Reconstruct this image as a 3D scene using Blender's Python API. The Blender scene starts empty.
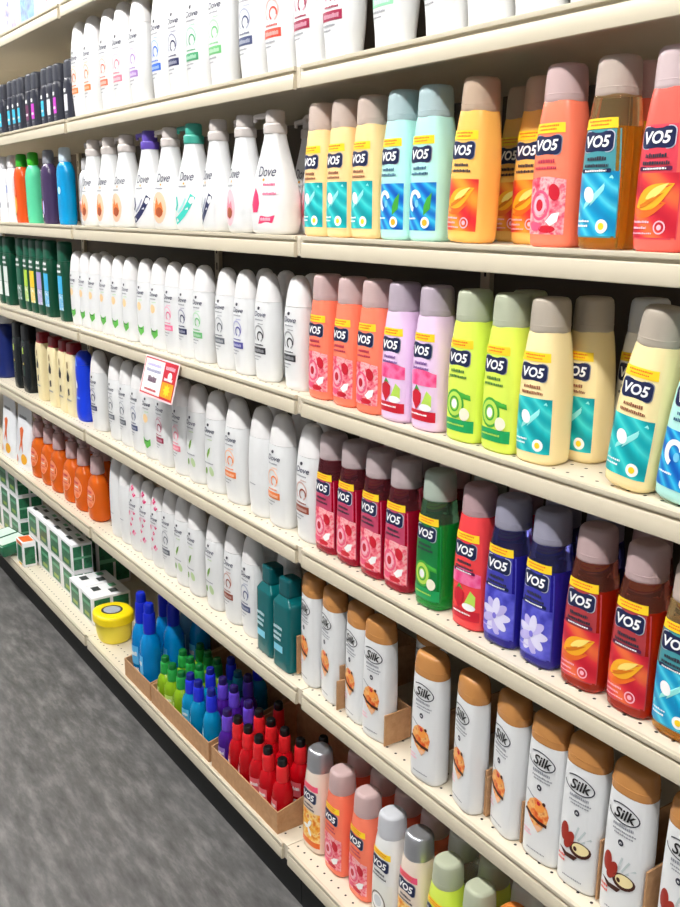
# Supermarket hair-care aisle: gondola shelving filled with bottles.
import bpy, bmesh, math, random
from mathutils import Vector, Matrix
random.seed(7)
C = bpy.context.scene.collection
PI = math.pi

# ------------------------------------------------------------------ materials
def lin(c):
    c = c / 255.0
    return c / 12.92 if c <= 0.04045 else ((c + 0.055) / 1.055) ** 2.4
def rgb(t): return (lin(t[0]), lin(t[1]), lin(t[2]), 1.0)
MATS = {}
def mat(name, col, rough=0.4, trans=0.0, metal=0.0, ior=1.45, sss=0.0, coat=0.0):
    if name in MATS: return MATS[name]
    m = bpy.data.materials.new(name); m.use_nodes = True
    b = m.node_tree.nodes['Principled BSDF']
    b.inputs['Base Color'].default_value = rgb(col)
    b.inputs['Roughness'].default_value = rough
    b.inputs['Transmission Weight'].default_value = trans
    b.inputs['Metallic'].default_value = metal
    b.inputs['IOR'].default_value = ior
    if coat: b.inputs['Coat Weight'].default_value = coat
    if sss:
        b.inputs['Subsurface Weight'].default_value = sss
        b.inputs['Subsurface Radius'].default_value = (0.01, 0.008, 0.006)
    MATS[name] = m
    return m
def art_mat(name, cols, scale=30.0, dist=3.0, kind='WAVE', rough=0.35):
    """printed artwork: swooshes or mottling between a few inks"""
    if name in MATS: return MATS[name]
    m = bpy.data.materials.new(name); m.use_nodes = True
    nt = m.node_tree; b = nt.nodes['Principled BSDF']; b.inputs['Roughness'].default_value = rough
    tc = nt.nodes.new('ShaderNodeTexCoord'); mp = nt.nodes.new('ShaderNodeMapping')
    nt.links.new(tc.outputs['Object'], mp.inputs['Vector'])
    mp.inputs['Rotation'].default_value = (0, 0.9, 0)
    if kind == 'WAVE':
        t = nt.nodes.new('ShaderNodeTexWave'); t.inputs['Scale'].default_value = scale
        t.inputs['Distortion'].default_value = dist; t.inputs['Detail'].default_value = 2.0
        t.inputs['Detail Scale'].default_value = 0.6
        out = t.outputs['Fac']
    else:
        t = nt.nodes.new('ShaderNodeTexNoise'); t.inputs['Scale'].default_value = scale
        t.inputs['Detail'].default_value = 3.0; out = t.outputs['Fac']
    nt.links.new(mp.outputs['Vector'], t.inputs['Vector'])
    r = nt.nodes.new('ShaderNodeValToRGB')
    els = r.color_ramp.elements
    lo, hi = (0.0, 1.0) if kind == 'WAVE' else (0.3, 0.7)
    els[0].position = lo; els[0].color = rgb(cols[0])
    els[1].position = hi; els[1].color = rgb(cols[-1])
    for i, c in enumerate(cols[1:-1]):
        e = els.new(lo + (hi - lo) * (i + 1) / (len(cols) - 1)); e.color = rgb(c)
    nt.links.new(out, r.inputs['Fac']); nt.links.new(r.outputs['Color'], b.inputs['Base Color'])
    MATS[name] = m
    return m
def speckle_mat(name, c1, c2, scale, rough, stretch=(1, 1, 1), detail=6.0, bump=0.0, mid=None):
    if name in MATS: return MATS[name]
    m = bpy.data.materials.new(name); m.use_nodes = True
    nt = m.node_tree; b = nt.nodes['Principled BSDF']; b.inputs['Roughness'].default_value = rough
    tc = nt.nodes.new('ShaderNodeTexCoord'); mp = nt.nodes.new('ShaderNodeMapping')
    mp.inputs['Scale'].default_value = stretch
    nt.links.new(tc.outputs['Object'], mp.inputs['Vector'])
    t = nt.nodes.new('ShaderNodeTexNoise'); t.inputs['Scale'].default_value = scale; t.inputs['Detail'].default_value = detail
    t.inputs['Roughness'].default_value = 0.65
    nt.links.new(mp.outputs['Vector'], t.inputs['Vector'])
    r = nt.nodes.new('ShaderNodeValToRGB'); r.color_ramp.elements[0].position = 0.3; r.color_ramp.elements[1].position = 0.72
    r.color_ramp.elements[0].color = rgb(c1); r.color_ramp.elements[1].color = rgb(c2)
    if mid:
        e = r.color_ramp.elements.new(0.5); e.color = rgb(mid)
    nt.links.new(t.outputs['Fac'], r.inputs['Fac']); nt.links.new(r.outputs['Color'], b.inputs['Base Color'])
    if bump:
        bp = nt.nodes.new('ShaderNodeBump'); bp.inputs['Strength'].default_value = bump; bp.inputs['Distance'].default_value = 0.01
        nt.links.new(t.outputs['Fac'], bp.inputs['Height']); nt.links.new(bp.outputs['Normal'], b.inputs['Normal'])
    MATS[name] = m
    return m

WHITE = mat('white_plastic', (229, 230, 231), 0.28)
NAVY = mat('navy_ink', (24, 34, 74), 0.35)
INKW = mat('white_ink', (250, 250, 250), 0.4)
INKD = mat('dark_ink', (52, 52, 66), 0.4)
INKG = mat('grey_ink', (150, 152, 160), 0.4)
YEL = mat('yellow_tag', (255, 214, 40), 0.4)
BLACK = mat('black_plastic', (16, 17, 20), 0.35)
CARD = speckle_mat('corrugated_card', (172, 128, 88), (196, 152, 110), 60, 0.8)

# ------------------------------------------------------------------ geometry helpers
def pchip(zs, vs):
    n = len(zs)
    h = [zs[i+1] - zs[i] for i in range(n-1)]; d = [(vs[i+1] - vs[i]) / h[i] for i in range(n-1)]
    m = [0.0] * n; m[0] = d[0]; m[-1] = d[-1]
    for i in range(1, n-1):
        if d[i-1] * d[i] > 0:
            w1 = 2*h[i] + h[i-1]; w2 = h[i] + 2*h[i-1]
            m[i] = (w1 + w2) / (w1/d[i-1] + w2/d[i])
    def f(z):
        if z <= zs[0]: return vs[0]
        if z >= zs[-1]: return vs[-1]
        i = 0
        while z > zs[i+1]: i += 1
        t = (z - zs[i]) / h[i]
        return ((1+2*t)*(1-t)**2*vs[i] + t*(1-t)**2*h[i]*m[i] + t*t*(3-2*t)*vs[i+1] + t*t*(t-1)*h[i]*m[i+1])
    return f
class Form:
    """a bottle form: half width a(z), half depth b(z), section exponent n"""
    def __init__(s, pts, n=2.6):
        zs = [p[0] for p in pts]
        s.z0, s.z1, s.n = zs[0], zs[-1], n
        s.a = pchip(zs, [p[1] for p in pts]); s.b = pchip(zs, [p[2] for p in pts]); s.zs = zs
    def front(s, x, z):
        a, b = s.a(z), s.b(z)
        t = min(0.995, abs(x) / max(a, 1e-5))
        return -b * (1 - t ** s.n) ** (1.0 / s.n)
    def mesh(s, bm, z0=None, z1=None, segs=28, rows=22, mi=0, grow=0.0, cap=True):
        z0 = s.z0 if z0 is None else z0; z1 = s.z1 if z1 is None else z1
        zz = sorted(set([z0 + (z1 - z0) * i / rows for i in range(rows + 1)] + [z for z in s.zs if z0 < z < z1]))
        zz = [z for i, z in enumerate(zz) if i == 0 or z - zz[i-1] > 1e-5]
        rings = []
        for z in zz:
            a, b = s.a(z) + grow, s.b(z) + grow; ring = []
            for k in range(segs):
                t = 2 * PI * (k + 0.5) / segs
                c, q = math.cos(t), math.sin(t)
                ring.append(bm.verts.new((a * math.copysign(abs(c) ** (2 / s.n), c), b * math.copysign(abs(q) ** (2 / s.n), q), z)))
            rings.append(ring)
        fs = []
        for r0, r1 in zip(rings, rings[1:]):
            for k in range(segs):
                fs.append(bm.faces.new((r0[k], r0[(k+1) % segs], r1[(k+1) % segs], r1[k])))
        if cap:
            fs.append(bm.faces.new(list(reversed(rings[0])))); fs.append(bm.faces.new(rings[-1]))
        for f in fs: f.material_index = mi; f.smooth = True
def box(bm, x0, x1, y0, y1, z0, z1, mi=0, bevel=0.0):
    v = [bm.verts.new(p) for p in ((x0,y0,z0),(x1,y0,z0),(x1,y1,z0),(x0,y1,z0),(x0,y0,z1),(x1,y0,z1),(x1,y1,z1),(x0,y1,z1))]
    fs = [bm.faces.new([v[i] for i in q]) for q in ((3,2,1,0),(4,5,6,7),(0,1,5,4),(1,2,6,5),(2,3,7,6),(3,0,4,7))]
    for f in fs: f.material_index = mi
    if bevel:
        es = list({e for f in fs for e in f.edges})
        r = bmesh.ops.bevel(bm, geom=es, offset=bevel, segments=2, profile=0.5, affect='EDGES')
        for f in r['faces']: f.material_index = mi
def tube(bm, p0, p1, r0, r1=None, segs=16, mi=0, cap=True):
    r1 = r0 if r1 is None else r1
    p0, p1 = Vector(p0), Vector(p1); d = (p1 - p0).normalized()
    u = d.orthogonal().normalized(); w = d.cross(u)
    A, B = [], []
    for k in range(segs):
        t = 2 * PI * k / segs; o = u * math.cos(t) + w * math.sin(t)
        A.append(bm.verts.new(p0 + o * r0)); B.append(bm.verts.new(p1 + o * r1))
    for k in range(segs):
        f = bm.faces.new((A[k], A[(k+1) % segs], B[(k+1) % segs], B[k])); f.smooth = True; f.material_index = mi
    if cap:
        f = bm.faces.new(list(reversed(A))); f.material_index = mi
        f = bm.faces.new(B); f.material_index = mi
MESHN = {}
def obj(name, bm, mats, parent=None, sharp=40):
    me = bpy.data.meshes.new(name)
    bmesh.ops.recalc_face_normals(bm, faces=bm.faces[:])
    bm.to_mesh(me); bm.free()
    for m in (mats if isinstance(mats, (list, tuple)) else [mats]): me.materials.append(m)
    if sharp: me.set_sharp_from_angle(angle=math.radians(sharp))
    o = bpy.data.objects.new(name, me); C.objects.link(o)
    if parent: o.parent = parent
    return o
def empty(name, loc=(0, 0, 0), rz=0.0):
    o = bpy.data.objects.new(name, None); C.objects.link(o); o.empty_display_size = 0.02
    o.location = loc; o.rotation_euler = (0, 0, rz)
    return o
def tag(o, label, cat, group=None):
    o['label'] = label; o['category'] = cat
    if group: o['group'] = group
    return o
def struct(o): o['kind'] = 'structure'; return o
KIDS = {}
def kids(o):
    return [c for c in C.objects if c.parent == o]
def clone(root):
    r = root.copy(); C.objects.link(r)
    for ch in KIDS[root.name]:
        c = ch.copy(); C.objects.link(c); c.parent = r
        for g in KIDS.get(ch.name, []):
            d = g.copy(); C.objects.link(d); d.parent = c
    return r

# ------------------------------------------------------------------ printed labels that wrap the front of a form
TXT = {}
def text_tris(s, bold=0.0, shear=0.0):
    key = (s, bold, shear)
    if key in TXT: return TXT[key]
    cu = bpy.data.curves.new('lettering', 'FONT'); cu.body = s; cu.size = 1.0
    cu.align_x = 'CENTER'; cu.offset = bold; cu.shear = shear; cu.resolution_u = 3
    o = bpy.data.objects.new('lettering', cu); C.objects.link(o)
    dg = bpy.context.evaluated_depsgraph_get(); dg.update()
    me = o.evaluated_get(dg).to_mesh()
    vs = [(v.co.x, v.co.y) for v in me.vertices]; fs = [tuple(p.vertices) for p in me.polygons]
    o.evaluated_get(dg).to_mesh_clear()
    bpy.data.objects.remove(o); bpy.data.curves.remove(cu)
    x0 = min(v[0] for v in vs); x1 = max(v[0] for v in vs); y0 = min(v[1] for v in vs); y1 = max(v[1] for v in vs)
    vs = [((x - (x0 + x1) / 2) / (x1 - x0), (y - y0) / (y1 - y0)) for x, y in vs]
    TXT[key] = (vs, fs)
    return TXT[key]
class Art:
    EPS = 0.00035
    def __init__(s, form): s.f = form; s.bm = bmesh.new(); s.mats = []
    def mi(s, m):
        if m not in s.mats: s.mats.append(m)
        return s.mats.index(m)
    def v(s, x, z, L): return s.bm.verts.new((x, s.f.front(x, z) - 0.0002 - L * s.EPS, z))
    def band(s, z0, z1, k0, k1, m, L=1, nx=10, nz=8, top=0.0, bot=0.0):
        """panel spanning fractions k0..k1 of the half width between two heights"""
        g = []
        for j in range(nz + 1):
            z = z0 + (z1 - z0) * j / nz; row = []
            for i in range(nx + 1):
                t = k0 + (k1 - k0) * i / nx
                zz = z + (top if j == nz else 0) * math.sin(PI * i / nx) - (bot if j == 0 else 0) * math.sin(PI * i / nx)
                row.append(s.v(t * s.f.a(zz), zz, L))
            g.append(row)
        mi = s.mi(m)
        for j in range(nz):
            for i in range(nx):
                f = s.bm.faces.new((g[j][i], g[j][i+1], g[j+1][i+1], g[j+1][i])); f.material_index = mi; f.smooth = True
    def rect(s, x0, x1, z0, z1, m, L=2, nx=6, r=0.0):
        if r:
            pts = []
            for cx, cz, a0 in ((x1-r, z1-r, 0), (x0+r, z1-r, 90), (x0+r, z0+r, 180), (x1-r, z0+r, 270)):
                for k in range(5):
                    a = math.radians(a0 + k * 22.5); pts.append((cx + r*math.cos(a), cz + r*math.sin(a)))
            return s.poly(pts, m, L)
        mi = s.mi(m); A = [s.v(x0 + (x1-x0)*i/nx, z0, L) for i in range(nx+1)]; B = [s.v(x0 + (x1-x0)*i/nx, z1, L) for i in range(nx+1)]
        for i in range(nx):
            f = s.bm.faces.new((A[i], A[i+1], B[i+1], B[i])); f.material_index = mi; f.smooth = True
    def poly(s, pts, m, L=2):
        """star-shaped outline as three rings about its centre, so that it follows the curve"""
        n = len(pts); cx = sum(p[0] for p in pts) / n; cz = sum(p[1] for p in pts) / n; mi = s.mi(m)
        c = s.v(cx, cz, L); rings = []
        for t in (0.5, 1.0): rings.append([s.v(cx + (x-cx)*t, cz + (z-cz)*t, L) for x, z in pts])
        for k in range(n):
            q = (k+1) % n
            for f in (s.bm.faces.new((c, rings[0][k], rings[0][q])), s.bm.faces.new((rings[0][k], rings[1][k], rings[1][q], rings[0][q]))):
                f.material_index = mi; f.smooth = True
    def ell(s, cx, cz, rx, rz, m, L=3, rot=0.0, n=18):
        c, q = math.cos(rot), math.sin(rot); P = []
        for k in range(n):
            t = 2*PI*k/n; x, z = rx*math.cos(t), rz*math.sin(t); P.append((cx + c*x - q*z, cz + q*x + c*z))
        s.poly(P, m, L)
    def nut(s, cx, cz, L_, W, m, L=3, rot=0.0, n=9):
        """pointed almond outline"""
        P = []
        for k in range(n): t = k / n; P.append((-L_ + 2*L_*t, W * math.sin(PI * t ** .8)))
        for k in range(n): t = k / n; P.append((L_ - 2*L_*t, -W * math.sin(PI * (1 - t) ** .8)))
        c, q = math.cos(rot), math.sin(rot); s.poly([(cx + c*x - q*z, cz + q*x + c*z) for x, z in P], m, L)
    def ring(s, cx, cz, rx, rz, w, m, L=3, a0=0, a1=360, n=24, rot=0.0):
        c, q = math.cos(rot), math.sin(rot); mi = s.mi(m); prev = None
        for k in range(n + 1):
            t = math.radians(a0 + (a1-a0)*k/n); pr = []
            for e in (-w/2, w/2):
                x, z = (rx+e)*math.cos(t), (rz+e)*math.sin(t); pr.append(s.v(cx + c*x - q*z, cz + q*x + c*z, L))
            if prev:
                f = s.bm.faces.new((prev[0], prev[1], pr[1], pr[0])); f.material_index = mi; f.smooth = True
            prev = pr
    def line(s, pts, w, m, L=3):
        mi = s.mi(m); prev = None
        for k, (x, z) in enumerate(pts):
            x2, z2 = pts[min(k+1, len(pts)-1)]; x1, z1 = pts[max(k-1, 0)]
            d = math.hypot(x2-x1, z2-z1) or 1; nx, nz = -(z2-z1)/d*w/2, (x2-x1)/d*w/2
            pr = [s.v(x+nx, z+nz, L), s.v(x-nx, z-nz, L)]
            if prev:
                f = s.bm.faces.new((prev[0], prev[1], pr[1], pr[0])); f.material_index = mi; f.smooth = True
            prev = pr
    def text(s, t, cx, z0, w, h, m, L=4, bold=0.0, shear=0.0):
        vs, fs = text_tris(t, bold, shear); mi = s.mi(m)
        bv = [s.v(cx + x*w, z0 + y*h, L) for x, y in vs]
        for q in fs:
            try: f = s.bm.faces.new([bv[i] for i in q]); f.material_index = mi
            except ValueError: pass
    def done(s, name, parent):
        me = bpy.data.meshes.new(name); s.bm.to_mesh(me); s.bm.free()
        for m in s.mats: me.materials.append(m)
        o = bpy.data.objects.new(name, me); C.objects.link(o); o.parent = parent
        return o
# ------------------------------------------------------------------ bottle prototypes
def squig(A, cx, z, w, h, m, L=3, left=False):
    """a line of print too small to read: a row of tiny strokes"""
    x = cx if left else cx - w / 2; end = x + w
    while x < end - 0.0005:
        k = min(random.uniform(0.0016, 0.0034), end - x); A.rect(x, x + k, z, z + h * random.uniform(0.7, 1.0), m, L, nx=1); x += k + 0.0007
def link_kids(root):
    ks = [o for o in C.objects if o.parent == root]; KIDS[root.name] = ks
    for k in ks: KIDS[k.name] = [o for o in C.objects if o.parent == k]
def form_part(name, form, m, parent, z0=None, z1=None, segs=28, rows=20, grow=0.0):
    bm = bmesh.new(); form.mesh(bm, z0, z1, segs, rows, 0, grow); return obj(name, bm, m, parent, sharp=50)

# ---- flat-fronted hair-care bottle with a frosted cap
HB = Form([(0,.0305,0.0248),(.004,.0345,0.0284),(.03,.036,0.0292),(.09,.0355,0.0292),(.13,.0332,0.0288),(.16,.0296,0.0275),(.182,.0260,0.0260),(.188,.0248,0.0251)], 3.0)
HC = Form([(.186,.0246,0.0251),(.1885,.0258,0.0264),(.222,.0246,0.0253),(.231,.0232,0.0238),(.2345,.0200,0.0204),(.235,.0165,0.0165)], 2.4)
GOLD = mat('almond_gold', (250, 176, 40), 0.35); ORG = mat('orange_print', (236, 108, 36), 0.35)
PINKR = mat('pink_print', (240, 90, 130), 0.35); PALEP = mat('pale_pink_print', (250, 190, 205), 0.35)
REDP = mat('red_print', (205, 30, 50), 0.35); GRNP = mat('green_print', (70, 170, 60), 0.35); LIMP = mat('lime_print', (190, 225, 90), 0.35)
LILP = mat('lilac_print', (196, 186, 240), 0.35); DGRN = mat('dark_green_print', (30, 100, 50), 0.4)
TEALP = art_mat('teal_swoosh_print', [(0, 150, 160), (20, 190, 195), (70, 215, 212), (10, 170, 180)], 7, 5.0)
TURQ = art_mat('turquoise_swoosh_print', [(0, 135, 190), (0, 165, 210), (80, 210, 235), (0, 150, 200)], 7, 5.0)
SURF = art_mat('blue_surf_print', [(0, 90, 190), (20, 150, 220), (60, 195, 235), (10, 110, 200)], 9, 6)
ALMR = art_mat('crimson_print', [(196, 24, 48), (225, 50, 60), (240, 110, 60)], 7, 5)
ALMO = art_mat('hot_orange_print', [(225, 40, 50), (240, 100, 40), (250, 160, 50)], 7, 5)
POMP = art_mat('pomegranate_print', [(225, 40, 80), (245, 110, 130), (250, 190, 190), (235, 60, 100)], 90, 3, 'NOISE')
BERP = art_mat('berry_print', [(240, 60, 130), (250, 120, 170), (230, 40, 110)], 40, 3, 'NOISE')
KIWP = art_mat('kiwi_print', [(60, 170, 60), (150, 215, 80), (40, 150, 90)], 60, 3, 'NOISE')
FLOP = art_mat('violet_print', [(50, 50, 170), (90, 90, 210), (120, 120, 225)], 40, 3, 'NOISE')
CITP = art_mat('citrus_print', [(235, 120, 30), (250, 180, 60), (255, 225, 150), (225, 100, 30)], 80, 3, 'NOISE')
def hair_art(A, kind, ink):
    f = A.f
    if kind in ('wave', 'wave_t'):
        A.band(.017, .096, -.86, .86, TEALP if kind == 'wave' else TURQ, 1)
        A.poly([(-.026,.045),(-.012,.060),(.004,.072),(.024,.092),(.026,.088),(.012,.070),(-.004,.055),(-.026,.040)], mat('pale_teal_print', (150, 232, 228), 0.35), 2)
        A.ell(-.008, .068, .008, .010, INKW, 3, .4)
        A.ell(.015, .029, .0085, .0088, INKW, 3); A.ell(.015, .029, .0042, .0045, YEL, 4)
        squig(A, -.026, .034, .022, .0028, INKW, 3, True); squig(A, -.026, .028, .020, .0028, INKW, 3, True)
    elif kind == 'surf':
        A.band(.017, .090, -.86, .86, SURF, 1)
        A.ring(-.008, .062, .011, .014, .007, INKW, 3, 20, 250); A.ell(-.004, .058, .004, .006, mat('sky_print', (120, 205, 240), 0.35), 3)
        A.poly([(.012,.040),(.024,.050),(.026,.075),(.018,.066),(.012,.054)], GRNP, 3)
        A.ell(.015, .029, .0085, .0088, INKW, 3); A.ell(.015, .029, .005, .0052, GOLD, 4)
        squig(A, -.026, .034, .020, .0028, INKW, 3, True)
    elif kind in ('almond', 'almond_o'):
        A.band(.017, .092, -.86, .86, ALMR if kind == 'almond' else ALMO, 1)
        A.nut(-.005, .052, .025, .0110, ORG, 2, .22); A.nut(.002, .066, .0285, .0135, GOLD, 3, .50); A.nut(.006, .071, .018, .0048, mat('almond_light', (255, 226, 120), 0.35), 4, .54); A.nut(-.001, .0605, .020, .0028, mat('almond_shade', (216, 120, 24), .35), 4, .48)
        A.ring(.013, .029, .0070, .0072, .0018, PALEP, 3); A.ell(.013, .029, .0032, .0033, PALEP, 3)
        squig(A, -.027, .034, .026, .003, PALEP, 3, True); squig(A, -.027, .027, .022, .003, PALEP, 3, True); squig(A, -.027, .021, .030, .002, PALEP, 3, True)
    elif kind == 'pom':
        A.band(.017, .088, -.86, .86, POMP, 1, top=.004)
        A.ring(-.006, .055, .015, .018, .004, PINKR, 2); A.ell(-.006, .055, .011, .013, PALEP, 3); A.ell(-.006, .055, .006, .008, REDP, 4)
        A.ell(.017, .072, .008, .011, REDP, 3, .3); A.poly([(.006,.034),(.016,.044),(.026,.046),(.024,.034),(.014,.028)], INKW, 3)
        A.ell(-.012, .027, .010, .006, PINKR, 3); A.ell(.008, .024, .014, .005, REDP, 3)
    elif kind == 'berry':
        A.band(.075, .096, -.8, .86, BERP, 1, top=.006); A.band(.017, .034, -.86, .86, REDP, 1)
        A.poly([(-.020,.062),(-.008,.070),(.004,.062),(.003,.048),(-.008,.034),(-.019,.048)], REDP, 3)
        A.poly([(-.014,.066),(-.008,.076),(.001,.066),(-.008,.069)], GRNP, 4)
        A.poly([(.004,.044),(.016,.068),(.025,.060),(.025,.042)], LIMP, 2); A.ell(.013, .040, .013, .006, INKW, 3)
        squig(A, -.022, .026, .040, .003, INKW, 3, True)
    elif kind == 'kiwi':
        A.band(.017, .036, -.86, .86, mat('leaf_green_print', (30, 160, 90), 0.35), 1)
        A.ell(-.004, .060, .020, .023, GRNP, 2); A.ell(-.004, .060, .0165, .019, LIMP, 3); A.ring(-.004, .060, .009, .011, .003, GRNP, 4); A.ell(-.004, .060, .006, .0075, INKW, 4)
        A.poly([(.006,.080),(.026,.076),(.027,.068),(.014,.070)], GRNP, 3); A.ell(.017, .046, .009, .010, mat('blossom_print', (245, 240, 215), 0.35), 4)
        squig(A, -.022, .026, .040, .003, LIMP, 3, True)
    elif kind == 'flower':
        A.band(.017, .092, -.86, .86, FLOP, 1)
        for k in range(9):
            t = k * 0.70; A.ell(.013 * math.cos(t), .050 + .016 * math.sin(t), .0145, .0072, LILP if k % 2 else mat('pale_lilac_print', (226, 222, 250), 0.35), 2 + (k % 3) * 0.6, t)
        A.ell(0, .050, .004, .005, mat('mid_violet_print', (130, 120, 220), 0.35), 5); A.ell(.008, .024, .003, .003, LILP, 3)
        squig(A, -.026, .028, .022, .0028, LILP, 3, True)
    elif kind == 'coconut':
        A.band(.017, .094, -.86, .86, mat('pale_coconut_print', (232, 232, 225), 0.4), 1)
        A.ell(-.002, .046, .021, .022, mat('coconut_shell_print', (130, 120, 110), 0.5), 2); A.ell(-.002, .046, .0175, .0185, INKW, 3); A.ell(-.002, .048, .011, .012, mat('coconut_milk_print', (215, 220, 225), 0.4), 4)
    elif kind == 'citrus':
        A.band(.017, .098, -.86, .86, CITP, 1)
        for k in range(6):
            t = k * 1.05; A.ell(.008 * math.cos(t), .058 + .011 * math.sin(t), .010, .0045, INKW if k % 2 else GOLD, 2 + .5 * (k % 2), t)
        A.band(.017, .030, -.86, .86, ORG, 3)
def hair_bottle(spec):
    col, capc, clear, art, ink, bg, tagc = spec['col'], spec.get('cap', (214, 205, 200)), spec.get('clear'), spec['art'], spec.get('ink', INKD), spec.get('bg'), spec.get('tag', YEL)
    nm = spec['nm']; root = empty('shampoo_bottle' if clear else 'conditioner_bottle')
    if clear:
        bm = bmesh.new(); HB.mesh(bm, 0, .150, 28, 16, 0); b = obj('body', bm, mat(nm + '_liquid', col, 0.08, clear, ior=1.36), root, 50)
        bm = bmesh.new(); HB.mesh(bm, .1503, None, 28, 8, 0); obj('clear_shoulder', bm, mat(nm + '_clear_wall', spec.get('head', col), 0.06, 0.88, ior=1.25), root, 50)
    else:
        form_part('body', HB, mat(nm + '_plastic', col, 0.27), root)
    cm = mat('frosted_cap_%d_%d_%d' % capc, capc, 0.3, spec.get('captrans', 0.3), ior=1.3, metal=spec.get('capmetal', 0.0))
    bm = bmesh.new(); HC.mesh(bm, None, None, 28, 10); c = obj('cap', bm, cm, root, 50)
    bm = bmesh.new(); Form([(.1955,.0258,0.0265),(.1965,.0261,0.0268),(.1975,.0257,0.0264)], 2.4).mesh(bm, None, None, 28, 2, 0, 0.0); obj('cap_seam', bm, cm, c, 50)
    A = Art(HB)
    A.band(.015, .147, -.88, .88, bg or MATS.get(nm + '_plastic') or MATS[nm + '_liquid'], 0, nz=14)
    hair_art(A, art, ink)
    squig(A, 0, .1095, .030, .0050, ink, 3); squig(A, 0, .1015, .038, .0042, ink, 3)
    if spec.get('pill'): A.rect(-.023, .023, .0945, .0995, spec['pill'], 3, r=.002); squig(A, 0, .0958, .034, .0024, INKW, 4)
    l = A.done('label', root)
    A = Art(HB); A.rect(-.0235, .0235, .1190, .1455, INKG if not bg else mat('silver_ink', (205, 208, 220), 0.4), 2, r=.0065)
    A.rect(-.0225, .0225, .1200, .1445, NAVY, 3, r=.006); A.text('VO5', 0, .1250, .0375, .0145, INKW, 4.5, 0.03, 0.18); A.done('logo', l)
    if tagc:
        A = Art(HB); A.band(.1475, .1600, -.80, .80, tagc, 2, nz=3); squig(A, 0, .1555, .034, .0022, ORG, 3); squig(A, 0, .1512, .028, .0020, ORG, 3); A.done('promotion_tag', l)
    link_kids(root); return root
PINKBG = mat('dusky_pink_label', (196, 70, 104), 0.35)
HAIR = {
 'honey': dict(col=(255, 216, 154), art='wave', cap=(226, 205, 192), ink=mat('brown_ink', (150, 96, 70), .4), d='honey yellow conditioner bottle with teal wave label'),
 'cream': dict(col=(252, 230, 172), art='wave', cap=(206, 194, 178), ink=mat('brown_ink', (150, 96, 70), .4), d='creamy yellow conditioner bottle with teal wave label'),
 'aqua': dict(col=(182, 236, 228), art='surf', cap=(196, 220, 224), ink=mat('steel_ink', (60, 100, 130), .4), d='pale aqua conditioner bottle with blue surf label'),
 'yellow_almond': dict(col=(255, 196, 100), art='almond_o', cap=(216, 190, 165), d='golden conditioner bottle with orange almond label'),
 'coral': dict(col=(255, 132, 102), art='pom', cap=(226, 196, 194), ink=mat('rosy_ink', (190, 50, 80), .4), d='coral conditioner bottle with pink pomegranate label'),
 'amber_clear': dict(col=(236, 160, 40), head=(236, 200, 140), clear=.72, art='wave_t', cap=(214, 196, 184), bg=mat('petrol_label', (70, 150, 160), .35), pill=NAVY, d='clear amber shampoo bottle with turquoise label'),
 'coral_almond': dict(col=(246, 104, 92), art='almond', cap=(232, 210, 212), bg=mat('rose_red_label', (222, 66, 84), .35), pill=mat('plum_ink', (90, 30, 70), .4), tag=None, d='salmon red shampoo bottle with almond label'),
 'lavender': dict(col=(236, 204, 238), art='berry', cap=(206, 190, 204), ink=mat('mauve_ink', (120, 80, 150), .4), d='lavender conditioner bottle with pink strawberry label'),
 'lime': dict(col=(222, 242, 92), art='kiwi', cap=(206, 212, 186), ink=mat('moss_ink', (80, 130, 60), .4), d='lime conditioner bottle with green kiwi label'),
 'red_clear': dict(col=(216, 14, 58), head=(180, 84, 96), clear=.6, art='pom', cap=(212, 194, 196), bg=PINKBG, d='clear crimson shampoo bottle with pink pomegranate label'),
 'green_clear': dict(col=(20, 190, 70), head=(120, 170, 130), clear=.6, art='kiwi', cap=(192, 206, 192), bg=mat('bottle_green_label', (20, 120, 60), .35), d='clear green shampoo bottle with kiwi label'),
 'strawberry': dict(col=(244, 70, 74), art='berry', cap=(206, 172, 176), pill=mat('plum_ink', (90, 30, 70), .4), d='strawberry red shampoo bottle with berry label'),
 'blue_clear': dict(col=(56, 48, 186), head=(96, 96, 170), clear=.55, art='flower', cap=(172, 170, 190), bg=mat('royal_label', (62, 62, 170), .35), pill=NAVY, d='clear violet shampoo bottle with lilac flower label'),
 'red_almond': dict(col=(222, 52, 20), head=(190, 110, 90), clear=.62, art='almond', cap=(212, 184, 184), bg=mat('brick_label', (176, 60, 66), .35), pill=mat('plum_ink', (90, 30, 70), .4), d='clear orange-red shampoo bottle with almond label'),
 'coconut': dict(col=(238, 238, 236), art='coconut', cap=(226, 228, 234), d='white hair bottle with grey coconut label'),
 'silver_citrus': dict(col=(240, 222, 206), art='citrus', cap=(190, 192, 198), capmetal=.75, captrans=0.0, tag=PINKR, d='ivory hair bottle with silver cap and citrus label'),
 'orange': dict(col=(240, 110, 30), art='citrus', cap=(240, 150, 70), d='orange hair bottle with citrus label'),
 'clear': dict(col=(214, 220, 196), clear=.4, head=(230, 232, 226), art='wave', cap=(222, 222, 214), d='pale cloudy hair bottle with teal label'),
}

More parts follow.
